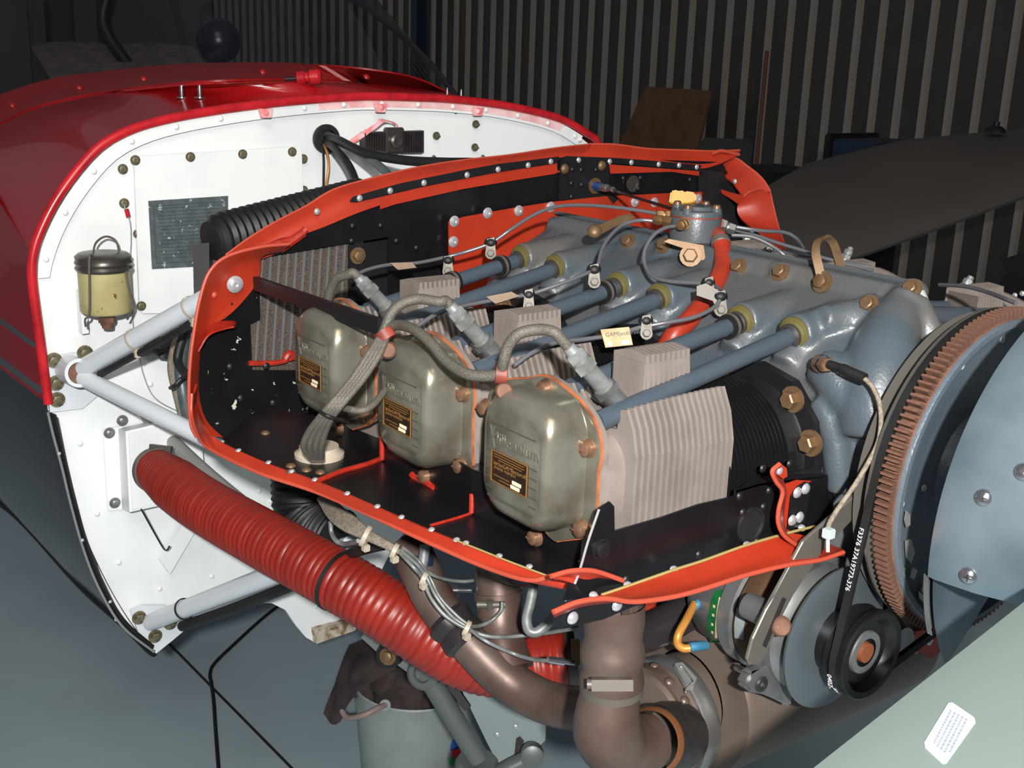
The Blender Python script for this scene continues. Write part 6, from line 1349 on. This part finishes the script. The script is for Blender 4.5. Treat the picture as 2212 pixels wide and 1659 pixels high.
bm=B(); lathe(bm,V((oleo.x,oleo.y-.055,.19)),YA,[(0,0),(0,.05),(.11,.05),(.11,0)],24); obj('wheel_hub',bm,'alu',ng)
bm=B(); bar(bm,V((oleo.x,oleo.y+.07,.19)),V((oleo.x,oleo.y+.07,.35)),.02,.02,XA); bar(bm,V((oleo.x,oleo.y+.08,.34)),V((oleo.x,oleo.y-.01,.34)),.03,.03,ZA); obj('fork',bm,'gear',ng,smooth=False)
# ================================================================ BUCKET, RAG
bc=V((-1.165,.235,0)); 
bk=thing('bucket','white plastic bucket with a loose handle standing on the floor','bucket',bc)
bm=B(); lathe(bm,bc,ZA,[(0,0),(0,.108),(.005,.112),(.27,.131),(.285,.1315),(.286,.134),(.325,.136),(.332,.138),(.336,.136),(.332,.131),(.30,.129),(.012,.108),(.012,0)],56); obj('bucket_shell',bm,'bucket',bk)
bm=B(); 
h0=U(832,1523,D=dep(bc+V((0,0,.31)))-.13); 
P=[h0,U(815,1530,D=dep(h0)-.02),U(785,1545,D=dep(h0)-.03),U(752,1550,D=dep(h0)+.0),U(738,1532,D=dep(h0)+.02),U(742,1510,D=dep(h0)+.04),U(755,1498,D=dep(h0)+.05)]
tube(bm,P,.0062,10); obj('handle',bm,mat('handle_plastic',(150,130,124),.5),bk)
bm=B(); lathe(bm,h0,-FW,[(-.004,.012),(.002,.012),(.003,0)],16); obj('handle_lug',bm,'bucket',bk)
# colourful plain sticker patches at the right of the bucket
for L,m,lab in (([(980,1582),(990,1576),(996,1598),(982,1606)],'yellow',None),([(974,1600),(990,1598),(994,1618),(972,1622)],'bluefit',None),([(975,1618),(992,1612),(996,1632),(978,1640)],'lip_red',None),([(966,1640),(990,1632),(988,1650),(972,1655)],'green',None)):
    P=UL(L,D=dep(bc+V((0,0,.15)))-.115); bm=B(); prism(bm,P,FW*.002); obj('sticker_patch',bm,m,bk,smooth=False)
rg=thing('dirty_rag','dark brown oily rag piled in the bucket and hanging over its left rim','rag',bc+V((0,0,.2)))
random.seed(5)
bm=B(); bmesh.ops.create_icosphere(bm,subdivisions=5,radius=1)
from mathutils import noise
for v in bm.verts:
    d=v.co.copy(); k=1+.22*noise.noise(d*2.2)+.07*noise.noise(d*6)
    v.co=bc+V((-.02,-.02,.315))+V((d.x*.105*k,d.y*.108*k,d.z*(.075 if d.z>0 else .03)*k+.02*(d.z>0)))
obj('rag_heap',bm,'rag',rg,ang=80)
Dr=dep(bc+V((0,0,.3)))
bm=B(); sheet(bm,[W([(760,1392,Dr-.03),(740,1440,Dr-.06),(718,1490,Dr-.08),(694,1545,Dr-.1)]),W([(790,1385,Dr-.05),(760,1440,Dr-.10),(735,1500,Dr-.11),(712,1562,Dr-.11)]),W([(830,1400,Dr-.1),(780,1450,Dr-.14),(752,1500,Dr-.12),(738,1556,Dr-.11)]),W([(860,1440,Dr-.1),(790,1480,Dr-.13),(757,1510,Dr-.12),(748,1530,Dr-.11)])],.006,m=4)
for v in bm.verts: v.co+=V((0,1,.3))*(.012*noise.noise(v.co*22))
obj('hanging_corner',bm,'rag',rg,ang=80)
# floor cable
cable('floor_cable','black cable lying on the grey floor left of the bucket','cable',[p+ZA*.004 for p in UL([(700,1240),(630,1290),(568,1338),(500,1400),(462,1438),(454,1460),(457,1480),(462,1520),(466,1580),(472,1659),(476,1720)],Z=0)],.005,'black_rubber')
# ================================================================ WIRING UNDER THE TRAY
D0=1.315
for k in range(8):
    f=k/7; lab='pale braided ignition lead sagging under the tray, %s of the flat bunch'%['lowest','second','third','fourth','fifth','sixth','seventh','top'][k]
    bm=B(); tube(bm,W([(690+f*14,1078-f*10,D0+.08),(712+f*22,1115-f*18,D0+.03),(745+f*22,1142-f*20,D0),(792+f*6,1162-f*11,D0-.02),(838+f*3,1182-f*6,D0-.03),(862,1192,D0-.03)]),.0032,8); tag(obj('sagging_lead',bm,'braid_pale'),lab,'cable','pale leads under the tray')
def tie(label,u,v,D,r=.010,m='beige'):
    p=U(u,v,D=D); bm=B(); d=(RT*.9-UP*.45).normalized(); lathe(bm,p-d*.0025,d,[(0,r*.9),(0,r),(.005,r),(.005,r*.9)],16); box(bm,p-V((.004,.004,.004))-UP*r,p+V((.004,.004,.004))-UP*r,.001); return tag(obj('cable_tie',bm,m),label,'cable tie')
tie('beige cable tie around the flat bunch of pale leads',790,1158,D0-.02,.013); tie('beige cable tie at the fork of the grey wires',852,1190,D0-.03,.009)
tie('beige cable tie halfway down the grey wires',915,1250,1.285,.008); tie('beige cable tie where the grey wires spread over the exhaust pipe',1008,1357,1.285,.009)
for k,(lab,L,r) in enumerate((('lower grey wire of the pair descending over the exhaust',[(862,1192,D0-.03),(893,1225,1.295),(915,1252,1.285),(930,1290,1.285),(962,1330,1.285),(1008,1358,1.285),(1060,1375,1.285),(1140,1372,1.3),(1215,1362,1.28),(1265,1352,1.26)],.0024),
  ('grey probe lead running down right to the front steel probe',[(866,1186,D0-.03),(900,1218,1.295),(922,1248,1.285),(942,1288,1.285),(975,1330,1.285),(1010,1355,1.285),(1050,1385,1.265),(1110,1412,1.28),(1150,1424,1.26),(1186,1427,1.24)],.0022),
  ('grey lead curling up from the tie to the probe plug',[(1008,1352,1.285),(1035,1352,1.305),(1062,1340,1.315),(1082,1320,1.315),(1085,1300,1.315)],.0022),
  ('thin grey lead branching to the upright exhaust pipe',[(868,1190,D0-.03),(905,1222,1.295),(935,1242,1.305),(965,1252,1.325),(1000,1256,1.335),(1022,1254,1.345)],.002),
  ('thin grey wire running beside the pair of grey wires',[(870,1182,D0-.03),(905,1212,1.300),(930,1250,1.290),(950,1290,1.290),(985,1328,1.290),(1012,1350,1.290)],.0018))):
    bm=B(); tube(bm,W(L),r,10); tag(obj('probe_wire',bm,'tag_grey' if False else 'plug'),lab,'wire','grey probe wires')
cable('braided_drain_hose','grey braided hose hanging in a U below the front tray corner','hose',W([(1153,1262,1.22),(1146,1300,1.22),(1138,1335,1.22),(1142,1360,1.22),(1158,1366,1.22),(1178,1352,1.22),(1202,1326,1.22)]),.0055,'plug')
cable('rubber_drain_tube','grey rubber tube with dark ferrule under the tray','hose',W([(918,1178,1.325),(915,1205,1.325),(912,1232,1.325),(918,1250,1.325)]),.006,'plug')
bm=B(); lathe(bm,U(912,1210,D=1.365),UP,[(-.006,.008),(-.006,.0135),(.006,.0135),(.006,.008)],20); tag(obj('dark_ferrule',bm,'post'),'dark blue-grey ferrule around the rubber tube under the tray','ferrule')
cable('vent_wire','thin silver wire beside the black intake hose','wire',W([(714,1125,1.42),(716,1150,1.42),(726,1168,1.41),(745,1175,1.4),(775,1168,1.345)]),.003,'plug')
cable('tied_black_hose','black hose strapped to the white lower tube end','hose',W([(690,1230,1.5),(740,1205,1.46),(780,1188,1.42),(830,1176,1.4)]),.007,'black_rubber')
cable('alternator_harness','pale wire bundle tied above the alternator','cable',W([(1575,1236,1.17),(1600,1248,1.16),(1640,1250,1.15),(1680,1240,1.14),(1712,1222,1.13)]),.0075,'braid_pale')
tie('white cable tie on the pale alternator harness',1630,1252,1.145,.0095)
t=thing('capillary_tie','white nylon cable tie on the capillary line below the front baffle','cable tie',U(1788,1155,D=Dp-.06)); bm=B(); p=U(1788,1153,D=Dp-.07); box(bm,p-V((.004,.004,.004)),p+V((.005,.005,.005)),.001); bar(bm,p,p-UP*.016,.003,.0015,-FW); obj('tie_head',bm,'sticker',t)
# gearbox-grey structures under the engine (induction housing) 
ih=thing('induction_housing','dark induction housing under the cylinders behind the exhaust pipes','induction',V((-.2,-.1,1.05)))
bm=B(); box(bm,(-.42,-.16,1.06),(-.05,.1,1.16),.02); obj('housing_body',bm,'exh_dark',ih)
for i,x in enumerate(XC):
    bm=B(); tube(bm,[V((x-.03,-.15,1.11)),V((x-.03,-.24,1.10)),V((x-.03,-.30,1.14)),V((x-.03,-.31,1.22))],.02,20); obj('intake_runner',bm,'exh_dark',ih)
